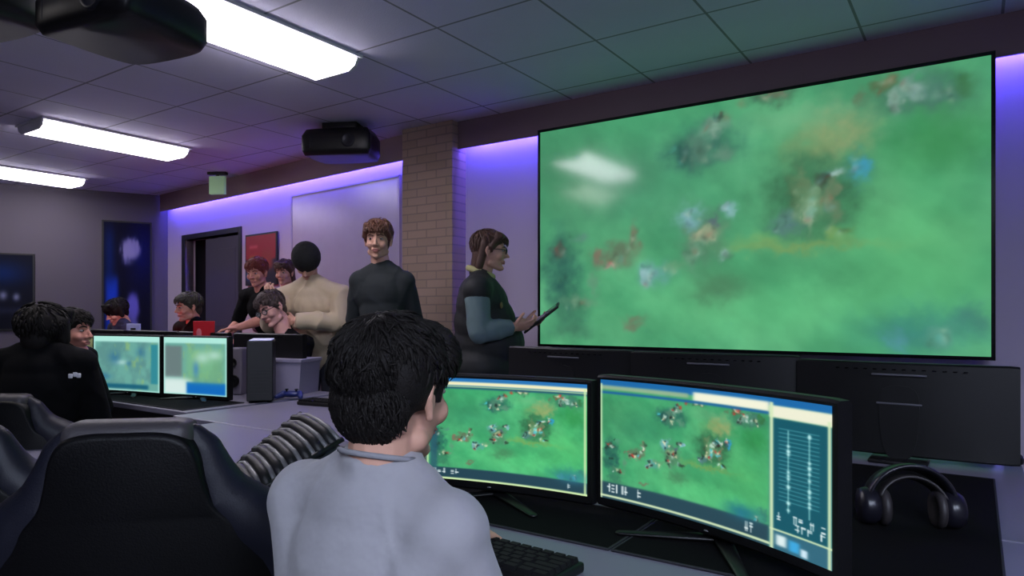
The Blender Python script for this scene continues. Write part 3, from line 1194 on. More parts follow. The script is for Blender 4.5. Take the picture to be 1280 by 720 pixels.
# glossy marker board on the wall behind the standing people
board = thing('whiteboard', 'glossy lavender-lit whiteboard on the wall left of the brick pillar', 'whiteboard', (0, 0, 0))
bd = BM()
box(bd, .30, 1.90, (-.022 if sgn > 0 else .001), (-.001 if sgn > 0 else .022), 1.0, 2.42, .003, Mb)
obj('writing_surface', bd, mat('board enamel', (184, 171, 190), .26, bump=.02, bscale=6), board, smooth=False)
bd = BM()
for (a, b_, z0, z1) in ((.28, 1.92, .98, 1.0), (.28, 1.92, 2.42, 2.435), (.28, .295, .98, 2.435), (1.905, 1.92, .98, 2.435)):
    box(bd, a, b_, (-.026 if sgn > 0 else .001), (-.001 if sgn > 0 else .026), z0, z1, 0, Mb)
obj('board_frame', bd, mat('board rim', (176, 164, 184), .4), board, smooth=False)


# ceiling fixtures: wrap-around prismatic lens under a white pan
LENS = glow('fluorescent lens', (.95, .89, 1.0), LAMPS)
PAN = mat('white enamel', (205, 205, 210), .4)


def relamp(r, m):
    for ch in bpy.data.objects:
        if ch.parent == r and ch.name.startswith('lens'):
            ch.data = ch.data.copy()
            ch.data.materials[0] = m


LENS_DIM = glow('fluorescent lens, worn tubes', (1.0, .93, .92), LAMPL)  # strength lowered by choice so the left side stays dark
LENS_BOOST = glow('fluorescent lens, new tubes', (.70, .79, 1.0), LAMPR)  # stronger, bluer lens for the lamps added behind the camera


def fixture(label, x, y0, w=.42, l=1.18):
    r = thing('ceiling_light', label, 'ceiling light', (x, y0 + l / 2, CEIL), 0, 'fluorescent ceiling lights')
    b = BM(); box(b, -w / 2 - .03, w / 2 + .03, -l / 2 - .012, l / 2 + .012, -.018, -.0005, .003)
    obj('pan', b, PAN, r, smooth=False)
    b = BM()
    pr = [(-w / 2, -.018), (-w / 2 + .02, -.055), (-w / 2 + .07, -.078), (w / 2 - .07, -.078), (w / 2 - .02, -.055), (w / 2, -.018)]
    prism(b, pr, -l / 2 + .012, l / 2 - .012)
    obj('lens', b, LENS, r, smooth=False)
    for s in (-1, 1):
        b = BM()
        prism(b, [(p[0] * 1.02, p[1] * 1.04) for p in pr], s * (l / 2 - .012), s * (l / 2 + .004))
        obj('end_cap', b, PAN, r, smooth=False)
    return r


f0 = fixture('large bright ceiling light beside the near hanging projector', -3.17, 1.62)
dup(f0, (-6.07, 2.33 + .59, CEIL), 0, 'middle-sized ceiling light, second of the three from the screen')
dup(f0, (-8.33, 2.48 + .59, CEIL), 0, 'small far ceiling light cut by the left picture edge')
relamp(dup(f0, (-3.9, .84, CEIL), 0, 'ceiling light left of the photographer, outside the picture'), LENS_DIM)
relamp(dup(f0, (.9, -1.4, CEIL), 0, 'added ceiling light behind the photographer, near the right'), LENS_BOOST)  # this and the next two are unseen lamps added to brighten the right
relamp(dup(f0, (2.3, -.7, CEIL), 0, 'added ceiling light nearest the right wall, outside the picture'), LENS_BOOST)
relamp(dup(f0, (1.9, -2.7, CEIL), 0, 'added ceiling light at the rear of the room, outside the picture'), LENS_BOOST)


# ------------------------------------------------------------------ wall items
def big_picture(u, v):
    return game(u, v, 11, .8, 1.0, -.08)


r = thing('projection_screen', 'huge wall-mounted display showing a green game view', 'screen', ((-2.57 + .06) / 2, 4.17, 1.035))
W2, HH = 2.63, 1.5
b = BM()
box(b, -W2 / 2 - .018, W2 / 2 + .018, .004, .03, -.018, HH + .018, .003)
obj('housing', b, M_BLACK, r, smooth=False)
b = BM()
for (x0, x1, z0, z1) in ((-W2 / 2 - .018, -W2 / 2, -.018, HH + .018), (W2 / 2, W2 / 2 + .018, -.018, HH + .018), (-W2 / 2, W2 / 2, -.018, 0), (-W2 / 2, W2 / 2, HH, HH + .018)):
    box(b, x0, x1, -.006, .006, z0, z1)
obj('frame', b, M_GLOSSB, r, smooth=False)
panel_grid('screen', W2, HH, 360, 206, big_picture, vcol_mat('wall display', BIGS, .12, spec=.5), r, None, 0.0, 0.0)
b = BM()
box(b, -.85, .85, .03, .13, .2, .3, .004); box(b, -.85, .85, .03, .13, 1.1, 1.2, .004); box(b, -.05, .05, .032, .12, .25, 1.15)
obj('wall_mount', b, M_BLACK, r, smooth=False)


# banner and poster on the left wall
def on_left(s):
    """point on the left wall s metres from its corner"""
    d = (Vector(LW1) - Vector(LW0)).normalized()
    return Vector(LW0) + d * s


angl = math.atan2(-(Vector(LW1) - Vector(LW0)).y, -(Vector(LW1) - Vector(LW0)).x)


def banner_pic(u, v):
    img = np.ones(u.shape + (3,)) * np.array((9, 9, 30)) / 255
    img = paint(img, np.exp(-((u - .8) / .3) ** 2 - ((v - .75) / .3) ** 2), (.03, .06, .32), .9)
    img = paint(img, rect(u, v, .04, .30, -.1, .55, .02), (.10, .26, .78), .95)
    img = paint(img, rect(u, v, .04, .2, .5, .95, .04), (.03, .15, .42), .9)
    wx = (fbm(u, v, 9, 3) - .47) * .2
    f = 1 / (1 + np.exp(np.clip((np.sqrt(((u + wx - .56) / .2) ** 2 + ((v + wx * .3 - .78) / .09) ** 2) - 1) * 8, -30, 30)))
    img = paint(img, f, (.62, .6, .76), .95)
    img = paint(img, np.exp(-((u - .52) / .1) ** 2 - ((v - .68) / .03) ** 2), (.4, .4, .55), .7)
    f = 1 / (1 + np.exp(np.clip((np.sqrt(((u + wx * .5 - .62) / .14) ** 2 + ((v - .30) / .12) ** 2) - 1) * 8, -30, 30)))
    img = paint(img, f, (.45, .42, .82), .95)
    f = 1 / (1 + np.exp(np.clip((np.sqrt(((u + wx * .5 - .62) / .12) ** 2 + ((v - .13) / .08) ** 2) - 1) * 8, -30, 30)))
    img = paint(img, f, (.42, .42, .72), .95)
    return img


def small_poster(u, v):
    img = np.ones(u.shape + (3,)) * np.array((10, 13, 28)) / 255
    img = paint(img, np.exp(-((u - .5) / .4) ** 2 - ((v - .75) / .16) ** 2), (.04, .14, .34), .9)
    for (a, b_, s) in ((.55, .45, .06), (.75, .43, .05), (.3, .4, .07), (.2, .3, .1)):
        img = paint(img, np.exp(-((u - a) / s) ** 2 - ((v - b_) / s) ** 2), (.55, .57, .68), .8)
    img = paint(img, rect(u, v, .1, .9, .22, .27, .02), (.2, .22, .32), .7)
    return img


def wall_print(name, label, cat, s, zc, w, h, pic, mname, frame=.02, nu=60, nv=120):
    p = on_left(s)
    r = thing(name, label, cat, (p.x - lout.x * .012, p.y - lout.y * .012, zc - h / 2), 0)
    d = (Vector(LW0) - Vector(LW1)).normalized()
    r.rotation_euler = (0, 0, math.atan2(d.y, d.x))
    b = BM(); box(b, -w / 2 - frame, w / 2 + frame, -.012, .012, -frame, h + frame, .003)
    obj('frame', b, M_BLACK, r, smooth=False)
    panel_grid('print', w, h, nu, nv, pic, vcol_mat(mname, 0, .7, False, .15), r, None, -.0135, 0)
    return r


wall_print('banner', 'tall dark blue banner with pale figures on the left wall', 'banner', .45, 1.62, .50, 1.5, banner_pic, 'banner print')
wall_print('poster', 'small dark blue poster at the left picture edge', 'poster', 1.72, 1.50, .62, .85, small_poster, 'poster print', nu=50, nv=60)


def red_poster(u, v):
    img = np.ones(u.shape + (3,)) * np.array((150, 20, 38)) / 255
    img = paint(img, rect(u, v, -.1, 1.1, -.1, .5, .01), (.12, .10, .18))
    img = paint(img, rect(u, v, .02, .5, .1, .35, .02), (.25, .45, .75))
    img = paint(img, np.exp(-((u - .2) / .12) ** 2 - ((v - .22) / .06) ** 2), (.9, .92, .95), .9)
    img = paint(img, rect(u, v, .12, .34, .42, .58, .02), (.75, .58, .22))
    img = paint(img, rect(u, v, .12, .4, .74, .8, .01), (.85, .4, .4), .7)
    img = paint(img, rect(u, v, .55, .9, .3, .7, .03), (.55, .18, .15))
    return img


pr = P(2.48)
r = thing('poster', 'red and blue poster on the wall right of the dark doorway', 'poster', (pr[0] - out3[0] * .03, pr[1] - out3[1] * .03, 1.56))
r.rotation_euler = (0, 0, angb + PI)
b = BM(); box(b, -.31, .31, 0, .016, -.01, .54, .003)
obj('frame', b, M_BLACK, r, smooth=False)
panel_grid('print', .58, .52, 60, 54, red_poster, vcol_mat('red print', 0, .5, False), r, None, -.0015, 0)

# exit sign hanging under the ceiling
ep = at(272, 232, 7.25)
r = thing('exit_sign', 'small pale green lit sign hanging under the ceiling above the doorway', 'sign', (ep.x, ep.y, CEIL), math.radians(30))
b = BM(); box(b, -.10, .10, -.03, .03, -.03, -.001, .004); box(b, -.012, .012, -.01, .01, -.05, -.02)
obj('bracket', b, M_BLACK, r, smooth=False)
b = BM(); box(b, -.085, .085, -.022, .022, -.235, -.045, .006)
obj('lit_panel', b, mat('green sign', (150, 185, 150), .5, emit=(120, 160, 110), estr=.35), r, smooth=False)


# projectors
def projector(label, x, y, z, rz, w=.48, d=.36, h=.15, pole=True, lens_lit=False):
    r = thing('projector', label, 'projector', (x, y, z), rz, 'ceiling projectors')
    b = BM()
    out = smooth_outline([(-w / 2, -d * .3), (-w * .42, -d / 2), (w * .42, -d / 2), (w / 2, -d * .3), (w * .48, d * .3), (w * .32, d / 2), (-w * .32, d / 2), (-w * .48, d * .3)], 5)
    M = Matrix.Rotation(PI / 2, 4, 'X')
    t = bmesh.new()
    lo = [t.verts.new((p[0] * .93, p[1] * .93, 0)) for p in out]
    l1 = [t.verts.new((p[0], p[1], h * .2)) for p in out]
    l2 = [t.verts.new((p[0], p[1], h * .75)) for p in out]
    l3 = [t.verts.new((p[0] * .9, p[1] * .9, h)) for p in out]
    n = len(out)
    for a, c in ((lo, l1), (l1, l2), (l2, l3)):
        for k in range(n):
            t.faces.new((a[k], a[(k + 1) % n], c[(k + 1) % n], c[k]))
    t.faces.new(list(reversed(lo))); t.faces.new(l3)
    bmesh.ops.recalc_face_normals(t, faces=t.faces)
    merge(b, t)
    obj('housing', b, mat('projector black', (11, 11, 13), .42), r, smooth=True)
    b = BM()
    lathe(b, [(.055, 0), (.058, .02), (.05, .035), (.04, .03)], 24, Matrix.Translation((w * .2, -d / 2 + .02, h * .5)) @ Matrix.Rotation(PI / 2, 4, 'X'))
    obj('lens_ring', b, M_RIMB, r)
    b = BM()
    for k in range(9):
        box(b, -w * .38 + k * .02, -w * .38 + k * .02 + .008, -d / 2 - .004, -d / 2 + .02, h * .25, h * .7, .001)
    obj('vent_grille', b, M_RIMB, r, smooth=False)
    if pole:
        b = BM()
        cap(b, (0, 0, h - .01), (0, 0, CEIL - z - .02), .022, .022, r0=False, r1=False)
        lathe(b, [(.09, CEIL - z - .022), (.09, CEIL - z - .002)], 24)
        box(b, -.11, .11, -.08, .08, h - .005, h + .015, .004)
        obj('ceiling_mount', b, M_RIMB, r)
    else:
        b = BM(); box(b, -.14, .14, -.1, .1, h - .005, CEIL - z - .001, .004)
        obj('ceiling_mount', b, M_BLACK, r)
    return r


pp = at(160, 60, 2.55)
projector('black projector hanging in front of the large ceiling light', pp.x, pp.y, 2.255, math.radians(10), w=.47, d=.40, h=.15)
pp = at(-40, 10, 2.7)
projector('dark projector cut off by the top left corner', pp.x, pp.y, 2.40, math.radians(10), w=.5, d=.4, h=.16)
pp = at(430, 180, 5.45)
projector('boxy black projector under the header left of the brick pillar', pp.x, pp.y, 2.475, math.radians(25), w=.54, d=.36, h=.2, pole=False, lens_lit=True)
# ------------------------------------------------------------------ desks
desk_m = mat('pale laminate', (122, 119, 136), .42, bump=.02, bscale=30, var=.03, vscale=5)
leg_m = mat('grey steel', (96, 96, 104), .45, metal=.6)


def desk(label, x0, x1, y0, y1, legs):
    r = thing('desk', label, 'desk', ((x0 + x1) / 2, (y0 + y1) / 2, 0))
    hx, hy = (x1 - x0) / 2, (y1 - y0) / 2
    b = BM(); box(b, -hx, hx, -hy, hy, .70, .73, .005)
    obj('worktop', b, desk_m, r, smooth=False)
    for lx in legs:
        for sy in (-1, 1):
            b = BM()
            box(b, lx - .03, lx + .03, sy * (hy - .08) - .03, sy * (hy - .08) + .03, .0, .70, .004)
            box(b, lx - .045, lx + .045, sy * (hy - .08) - .06, sy * (hy - .08) + .06, .0, .02, .004)
            obj('leg', b, leg_m, r, smooth=False)
    b = BM(); box(b, -hx + .06, hx - .06, -.012, .012, .30, .70, .003)
    obj('modesty_panel', b, M_BLACK, r, smooth=False)
    return r


desk('pale desk the boy in the grey shirt sits at', -3.02, .13, .93, 1.94, (-1.5, 0, 1.5))
desk('pale desk under the row of dark monitor backs, behind the boy\'s desk', -3.40, .13, 1.945, 2.97, (-1.68, 0, 1.68))
desk('long desk at the far left carrying the pair of cyan-lit monitors', -7.0, -3.46, 2.05, 3.12, (-1.7, -.6, .6, 1.7))

# ------------------------------------------------------------------ monitors
SW, SH, Z0 = .625, .30, .045


def mon_between(label, a, b, z0, sw, sh, pic=None, **kw):
    """monitor whose picture runs from floor point a (its left) to b (its right), as seen by its user"""
    a, b = Vector(a), Vector(b)
    d = b - a
    return monitor(label, ((a.x + b.x) / 2, (a.y + b.y) / 2, .73), math.atan2(d.y, d.x), sw, sh, z0, pic, **kw)


p1, p2 = at(491, 0, 2.0), at(737, 0, 1.76)
q1, q2 = at(753, 0, 1.76), at(1040, 0, 1.255)
def sag(a, b, s):
    """move the middle back so that the bowed edges pass through a and b"""
    d = (b - a).to_2d().normalized()
    nrm = Vector((-d.y, d.x)) * s
    return (a.to_2d() + nrm), (b.to_2d() + nrm)
a, b_ = sag(p1, p2, .03)
mon_between('lit curved monitor in front of the boy\'s face, showing the green game', a, b_, .052, .585, .286, window_left, mname='left display', estr=MONS, nu=420, nv=220, group=None)
a, b_ = sag(q1, q2, .03)
mon_between('lit curved monitor with a teal list column on its right', a, b_, .052, .625, .30, window_right, mname='right display', estr=MONS, nu=460, nv=230)


def dull(c, seed):
    def f(u, v):
        img = np.ones(u.shape + (3,)) * np.array(c)
        return np.clip(img * (.7 + .6 * fbm(u, v, 4, seed)[..., None]), 0, 1)
    return f


# three seen from behind, on the far side of the boy's desk; they face the big screen
back = [('dark monitor back directly below the big screen\'s left end', -1.605, 2.85, -3, .355), ('dark monitor back below the middle of the big screen, between two others', -.905, 2.80, 3, .355), ('nearest dark monitor back, with two grey ridges, at the right', -.225, 2.79, -1, .345)]
for k, (lab, x, y, a, top) in enumerate(back):
    monitor(lab, (x, y, .73), PI + math.radians(a), .655, .29, top - .30, dull((.16, .2, .28), k), mname='faint display', estr=.5, nu=20, nv=10, R=2.2, foot=False, group='monitors seen from behind')

# the cyan pair
c0, c1 = at(118, 0, 4.5), at(288, 0, 4.05)
cm = c0.lerp(c1, .535)
for k, (a, b_, lab) in enumerate(((c0, cm, 'left one of the pair of pale cyan monitors at the far left'), (cm, c1, 'right one of the pair of pale cyan monitors at the far left'))):
    d = (b_ - a)
    L_ = d.length
    pic = (lambda kk: (lambda u, v: cyan_map(u, v, 31 + kk, kk == 1)))(k)
    mon_between(lab, a + d * .02 / L_, b_ - d * .02 / L_, .03, L_ - .042, .345, pic, mname='cyan display %s' % 'ab'[k], estr=.95, nu=150, nv=90, R=3.0, bez=.012)

# the row of backs behind them
cols = [(.28, .30, .38), (.30, .24, .26), (.2, .25, .5), (1.0, .16, .10), (.25, .3, .55)]
row = [(-3.95, 2.93, 4, 'charcoal monitor back right in front of the seated boy with glasses'), (-4.66, 2.90, -3, 'charcoal monitor back left of the one before the boy with glasses'),
       (-5.37, 2.92, 2, 'dark monitor back, third along the far row from the brick pillar'), (-6.08, 2.90, -2, 'dark monitor back whose red picture lights the boy by the doorway'), (-6.77, 2.92, 0, 'dark monitor back at the far left end of the row')]
for k, (x, y, a, lab) in enumerate(row):
    c = cols[k]
    monitor(lab, (x, y, .73), PI + math.radians(a), .64, .29, .085, dull(c, 50 + k), mname='row display %s' % 'abcde'[k], estr=7 if k == 3 else .8, nu=14, nv=8, R=2.5, foot=False, group='row of monitor backs on the far desk', t=.04)

# ------------------------------------------------------------------ things on the desks
mat_m = mat('desk mat cloth', (11, 11, 13), .95, spec=.1, bump=.15, bscale=700)


def flat_mat(label, x0, x1, y0, y1, name='desk_mat'):
    r = thing(name, label, 'desk mat', ((x0 + x1) / 2, (y0 + y1) / 2, .73), 0)
    hx, hy = (x1 - x0) / 2, (y1 - y0) / 2
    b = BM(); box(b, -hx, hx, -hy, hy, .0005, .0045, .0015)
    obj('mat_surface', b, mat_m, r, smooth=False)
    b = BM()
    pts = [(-hx, -hy, .003), (hx, -hy, .003), (hx, hy, .003), (-hx, hy, .003), (-hx, -hy, .003)]
    for i in range(4):
        cap(b, pts[i], pts[i + 1], .003, .003, seg=6, ends=2)
    obj('stitched_edge', b, mat('mat edge', (34, 34, 40), .7), r)
    return r


flat_mat('large black desk mat at the right, with a headset lying on it', -.66, .045, 1.37, 2.62)
flat_mat('black mat in front of the pair of pale cyan monitors', -4.75, -3.52, 2.07, 2.44)
flat_mat('long black mat under the two lit monitors', -1.42, -.67, 1.37, 1.66)
flat_mat('black mouse mat at the bottom edge, right of the keyboard', -.56, -.06, .945, 1.185, 'mouse_mat')


def keyboard(label, x, y, rz, group=None):
    r = thing('keyboard', label, 'keyboard', (x, y, .73), rz, group)
    b = BM(); box(b, -.22, .22, -.066, .066, .0005, .022, .006)
    obj('case', b, M_BLACK, r, smooth=False)
    b = BM()
    rows = [(.048, [1] * 15), (.026, [1] * 13 + [2]), (.006, [1.5] + [1] * 12 + [1.5]), (-.014, [1.75] + [1] * 11 + [2.25]), (-.034, [2.25] + [1] * 10 + [2.75]), (-.054, [1.25] * 3 + [6.25] + [1.25] * 4)]
    for (yy, ws) in rows:
        x0 = -.212
        u = .424 / max(sum(ws), 15)
        for w in ws:
            t = bmesh.new()
            bmesh.ops.create_cube(t, size=1)
            for v in t.verts:
                k = .82 if v.co.z > 0 else 1
                v.co = Vector((x0 + w * u / 2 + v.co.x * (w * u - .0025) * k, yy + v.co.y * .0175 * k, .026 + v.co.z * .011))
            merge(b, t)
            x0 += w * u
    obj('keycaps', b, mat('keycap', (20, 20, 22), .8, spec=.2), r, smooth=False)
    return r


kb = keyboard('black keyboard under the boy\'s hands at the bottom of the picture', -.875, 1.175, math.radians(-3), 'keyboards')
dup(kb, (-3.0, 2.66, .73), math.radians(8), 'small far keyboard on the pale desk near the dark chair', 'keyboards')


def mouse(label, x, y, rz, lit=None, group='computer mice'):
    r = thing('computer_mouse', label, 'computer mouse', (x, y, .7305), rz, group)
    b = BM()
    ell(b, (0, 0, .012), (.032, .058, .027), seg=24, rings=14)
    bmesh.ops.bisect_plane(b, geom=list(b.verts) + list(b.edges) + list(b.faces), plane_co=(0, 0, .001), plane_no=(0, 0, -1), clear_outer=True)
    obj('shell', b, M_BLACK, r)
    b = BM(); cap(b, (-.0035, .03, .037), (.0035, .03, .037), .009, .009, r0=False, r1=False)
    obj('scroll_wheel', b, M_GREYP, r)
    if lit:
        b = BM()
        tube(b, [(.0345 * math.cos(a), .060 * math.sin(a), .0085) for a in [2 * PI * k / 24 for k in range(25)]], .0035, 6)
        obj('light_ring', b, lit, r)
    return r


BLUEL = glow('blue block glow', (.22, .2, 1.0), 1.6)
pm = at(1222, 0, 2.44)
mouse('small dark mouse near the foot of the nearest monitor back', pm.x, pm.y, math.radians(60))
pm = at(1270, 0, 2.40)
mouse('small dark mouse at the right picture edge', pm.x - .01, pm.y, math.radians(10))
mouse('black mouse on the mouse mat beside the boy\'s keyboard', -.50, 1.12, math.radians(4))
pm = at(1243, 0, 2.42)
r = thing('blue_block', 'small blue-violet glowing block between two dark mice', 'light', (pm.x, pm.y, .73), math.radians(34))  # emissive block for a small blue-violet object of unknown kind
b = BM(); box(b, -.022, .022, -.014, .014, .001, .045, .004)
obj('glowing_block', b, BLUEL, r, smooth=False)
b = BM(); box(b, -.024, .024, -.016, .016, .0002, .006, .002)
obj('base', b, M_BLACK, r, smooth=False)


# headset resting on its ear cups
def headset(label, loc, rz, s=1.0):
    r = thing('headset', label, 'headset', loc, rz)
    b = BM()
    prev = None
    n = 28
    for i in range(n + 1):
        a = PI * (-.02 + 1.04 * i / n)
        ring = []
        cx, cz = .098 * math.cos(a), .045 + .098 * math.sin(a)
        w = .024 + .03 * math.sin(a)
        for k in range(10):
            q = 2 * PI * k / 10
            rr = .0085 * math.sin(q)
            ring.append(b.verts.new(((.098 + rr) * math.cos(a) * s, w * math.cos(q) * s, (.045 + (.098 + rr) * math.sin(a)) * s)))
        if prev:
            for k in range(10):
                b.faces.new((prev[k], prev[(k + 1) % 10], ring[(k + 1) % 10], ring[k]))
        else:
            b.faces.new(list(reversed(ring)))
        prev = ring
    b.faces.new(prev)
    obj('headband', b, mat('headset shell', (26, 25, 34), .3), r)
    b = BM()
    prev = None
    for i in range(n + 1):
        a = PI * (.12 + .76 * i / n)
        ring = []
        w = .036
        for k in range(10):
            q = 2 * PI * k / 10
            rr = .006 * math.sin(q)
            ring.append(b.verts.new(((.078 + rr) * math.cos(a) * s, (w * math.cos(q)) * s, (.040 + (.078 + rr) * math.sin(a)) * s)))
        if prev:
            for k in range(10):
                b.faces.new((prev[k], prev[(k + 1) % 10], ring[(k + 1) % 10], ring[k]))
        else:
            b.faces.new(list(reversed(ring)))
        prev = ring
    b.faces.new(prev)
    obj('padded_band', b, mat('headset padding', (52, 48, 50), .5), r)
    for sx in (-1, 1):
        M = Matrix.Translation((sx * .092 * s, 0, .046 * s)) @ Matrix.Rotation(PI / 2, 4, 'Y') @ Matrix.Diagonal((s, s, s, 1))
        b = BM(); lathe(b, [(.02, -.026), (.04, -.022), (.044, -.01), (.044, .008), (.036, .02), (.02, .024)], 28, M)
        c = obj('ear_cup', b, mat('headset shell', (40, 38, 50), .22), r)
        b = BM(); lathe(b, [(.03, 0), (.044, .004), (.046, .014), (.038, .022), (.025, .018)], 28, Matrix.Translation((sx * (.092 - .02) * s, 0, .046 * s)) @ Matrix.Rotation(-sx * PI / 2, 4, 'Y') @ Matrix.Diagonal((s, s, s, 1)))
        obj('ear_cushion', b, mat('headset padding', (52, 48, 50), .5), c)
    r.rotation_euler = (math.radians(-14), 0, rz)
    return r


hp = at(1140, 0, 1.66)
headset('black headset with a padded headband lying on the big desk mat', (hp.x, hp.y, .735), math.radians(22), 1.0)


# ribbed bag on the desk behind the boy's shoulder
def V3(px, py, d): return at(px, py, d)
A, B, C, D = V3(283, 594, 2.02), V3(376, 517, 2.30), V3(428, 549, 2.12), V3(303, 628, 1.86)
org = Vector(((A.x + C.x) / 2, (A.y + C.y) / 2, .733))
r = thing('ribbed_bag', 'black and silver ribbed bag lying on the pale desk behind the boy\'s shoulder', 'bag', org)
A, B, C, D = [p - org for p in (A, B, C, D)]
b = BM()
low = [Vector((p.x, p.y, .0)) for p in (A, B, C, D)]
top = [p - Vector((0, 0, .012)) for p in (A, B, C, D)]
vs = [b.verts.new(p) for p in low + top]
for f in ((3, 2, 1, 0), (4, 5, 6, 7), (0, 1, 5, 4), (1, 2, 6, 5), (2, 3, 7, 6), (3, 0, 4, 7)):
    b.faces.new([vs[i] for i in f])
bmesh.ops.recalc_face_normals(b, faces=b.faces)
bmesh.ops.bevel(b, geom=list(b.edges), offset=.012, segments=3, affect='EDGES')
obj('bag_body', b, mat('bag charcoal', (62, 62, 72), .6, bump=.1, bscale=200), r)
nr = 15
for par in (0, 1):
    b = BM()
    for k in range(nr):
        if k % 2 != par:
            continue
        s = (k + .5) / nr
        a, c = A.lerp(B, s), D.lerp(C, s)
        mid = (a + c) / 2 + Vector((0, 0, .022))
        wv = (B - A).normalized()
        pts = [a, a.lerp(mid, .5) + Vector((0, 0, .008)), mid, mid.lerp(c, .5) + Vector((0, 0, .008)), c]
        tube(b, pts, .009 if par == 0 else .016, 10)
    obj('rib_padding', b, mat('silver cloth', (118, 117, 118), .38, metal=.2) if par == 0 else mat('black cloth', (20, 20, 22), .5), r)
b = BM()
tube(b, [A, A.lerp(B, .5) + Vector((0, 0, .004)), B], .009, 8)
tube(b, [D, D.lerp(C, .5) + Vector((0, 0, .004)), C], .009, 8)
obj('piping', b, mat('black cloth', (20, 20, 22), .5), r)


# computer tower, box and small things on the far left desk
tp = at(322, 0, 4.10)
r = thing('computer_tower', 'dark navy computer tower beside the cyan monitors', 'computer tower', (tp.x - .04, tp.y + .06, .73), math.radians(50))
b = BM(); box(b, -.07, .07, -.17, .17, .012, .36, .008)
obj('case', b, mat('navy case', (26, 27, 44), .4), r, smooth=False)
b = BM(); box(b, -.072, .072, -.185, -.17, .012, .362, .005)
for k in range(8):
    box(b, -.05, .05, -.189, -.184, .05 + k * .02, .058 + k * .02)
obj('front_grille', b, M_BLACK, r, smooth=False)
b = BM(); box(b, -.062, .062, -.16, .16, .3605, .366, .002)
obj('lit_top', b, glow('blue top glow', (.05, .08, .6), .35), r, smooth=False)  # glowing plate that puts in the blue light along the tower's top edge
for sx in (-1, 1):
    for sy in (-1, 1):
        b = BM(); lathe(b, [(.014, 0), (.014, .014)], 14, Matrix.Translation((sx * .05, sy * .14, 0)))
        obj('foot', b, M_BLACK, r)

bp = at(359, 0, 4.5)
r = thing('storage_box', 'pale lidded box beyond the desks, between computer tower and dark chair', 'box', (bp.x - .04, bp.y + .04, .73), math.radians(20))
b = BM()
prism(b, [(-.15, 0), (.15, 0), (.165, .2), (-.165, .2)], -.12, .12)
obj('box_body', b, mat('pale box', (150, 144, 168), .5), r, smooth=False)
b = BM(); box(b, -.175, .175, -.13, .13, .205, .228, .004); box(b, -.168, .168, -.122, .122, .192, .204)
obj('lid', b, mat('pale box', (150, 144, 168), .5), r, smooth=False)

bp = at(352, 0, 4.22)
r = thing('game_controller', 'blue game controller in front of the pale lidded box', 'controller', (bp.x + .07, bp.y + .02, .73), math.radians(30))
b = BM()
ell(b, (0, 0, .03), (.07, .035, .02)); cap(b, (-.05, 0, .03), (-.075, -.05, .018), .022, .014); cap(b, (.05, 0, .03), (.075, -.05, .018), .022, .014)
obj('shell', remesh(b, .004, 2), mat('blue plastic', (40, 50, 110), .35), r)
for sx in (-1, 1):
    b = BM(); lathe(b, [(.006, 0), (.006, .01), (.011, .012), (.011, .016), (.004, .017)], 16, Matrix.Translation((sx * .03, -.004, .046)))
    obj('thumb_stick', b, M_BLACK, r)

bp = at(297, 0, 4.45)
r = thing('desktop_speaker', 'grey speaker between the right cyan monitor and the dark tower', 'speaker', (bp.x, bp.y, .73), math.radians(30))
b = BM(); box(b, -.055, .055, -.06, .06, 0.001, .30, .01)
obj('cabinet', b, mat('speaker grey', (104, 98, 112), .6), r, smooth=False)
for z, q in ((.09, .042), (.21, .026)):
    b = BM(); lathe(b, [(q, 0), (q, .006), (q * .8, .004), (q * .3, -.004), (0.001, .0)], 24, Matrix.Translation((0, -.061, z)) @ Matrix.Rotation(PI / 2, 4, 'X'))
    obj('driver_cone', b, M_BLACK, r)

# cards clipped on top of the monitors
def card(name, label, cat, p, rz, w, h, m, m2=None, dot=None):
    r = thing(name, label, cat, p, rz)
    b = BM(); box(b, -w / 2, w / 2, -.004, .004, 0, h, .002)
    obj('sheet', b, m, r, smooth=False)
    b = BM(); box(b, -.02, .02, -.012, .012, -.012, .02, .003)
    obj('clip', b, M_BLACK, r, smooth=False)
    if dot:
        b = BM(); ell(b, dot, (.02, .003, .032))
        obj('printed_spot', b, m2, r)
    return r


cpos = at(255, 425, 4.90)
card('red_card', 'small bright red card clipped to a dark monitor below the doorway', 'card', cpos, math.radians(28), .16, .135, mat('red card', (178, 18, 34), .6), mat('pink spot', (205, 110, 120), .6), (-.035, -.004, .05))
cpos = at(167, 413, 5.62)
card('paper_card', 'tiny pale blue card on a monitor near the banner', 'card', cpos, math.radians(30), .12, .055, mat('pale blue card', (190, 190, 240), .6))
cpos = at(112, 457, 4.62)
card('paper_sheet', 'pale yellow sheet standing beside the left cyan monitor', 'paper', Vector((cpos.x, cpos.y, .7425)), math.radians(30), .18, .35, mat('yellow paper', (216, 220, 150), .7))
# ------------------------------------------------------------------ chairs
leather = mat('black leather', (4, 4, 5), .5, spec=.25, bump=.12, bscale=260, var=.1, vscale=10)
leather_side = mat('blue-lit leather', (21, 22, 33), .5, spec=.35, bump=.1, bscale=260)  # black leather with the bluish light on the chair's flank put into its colour


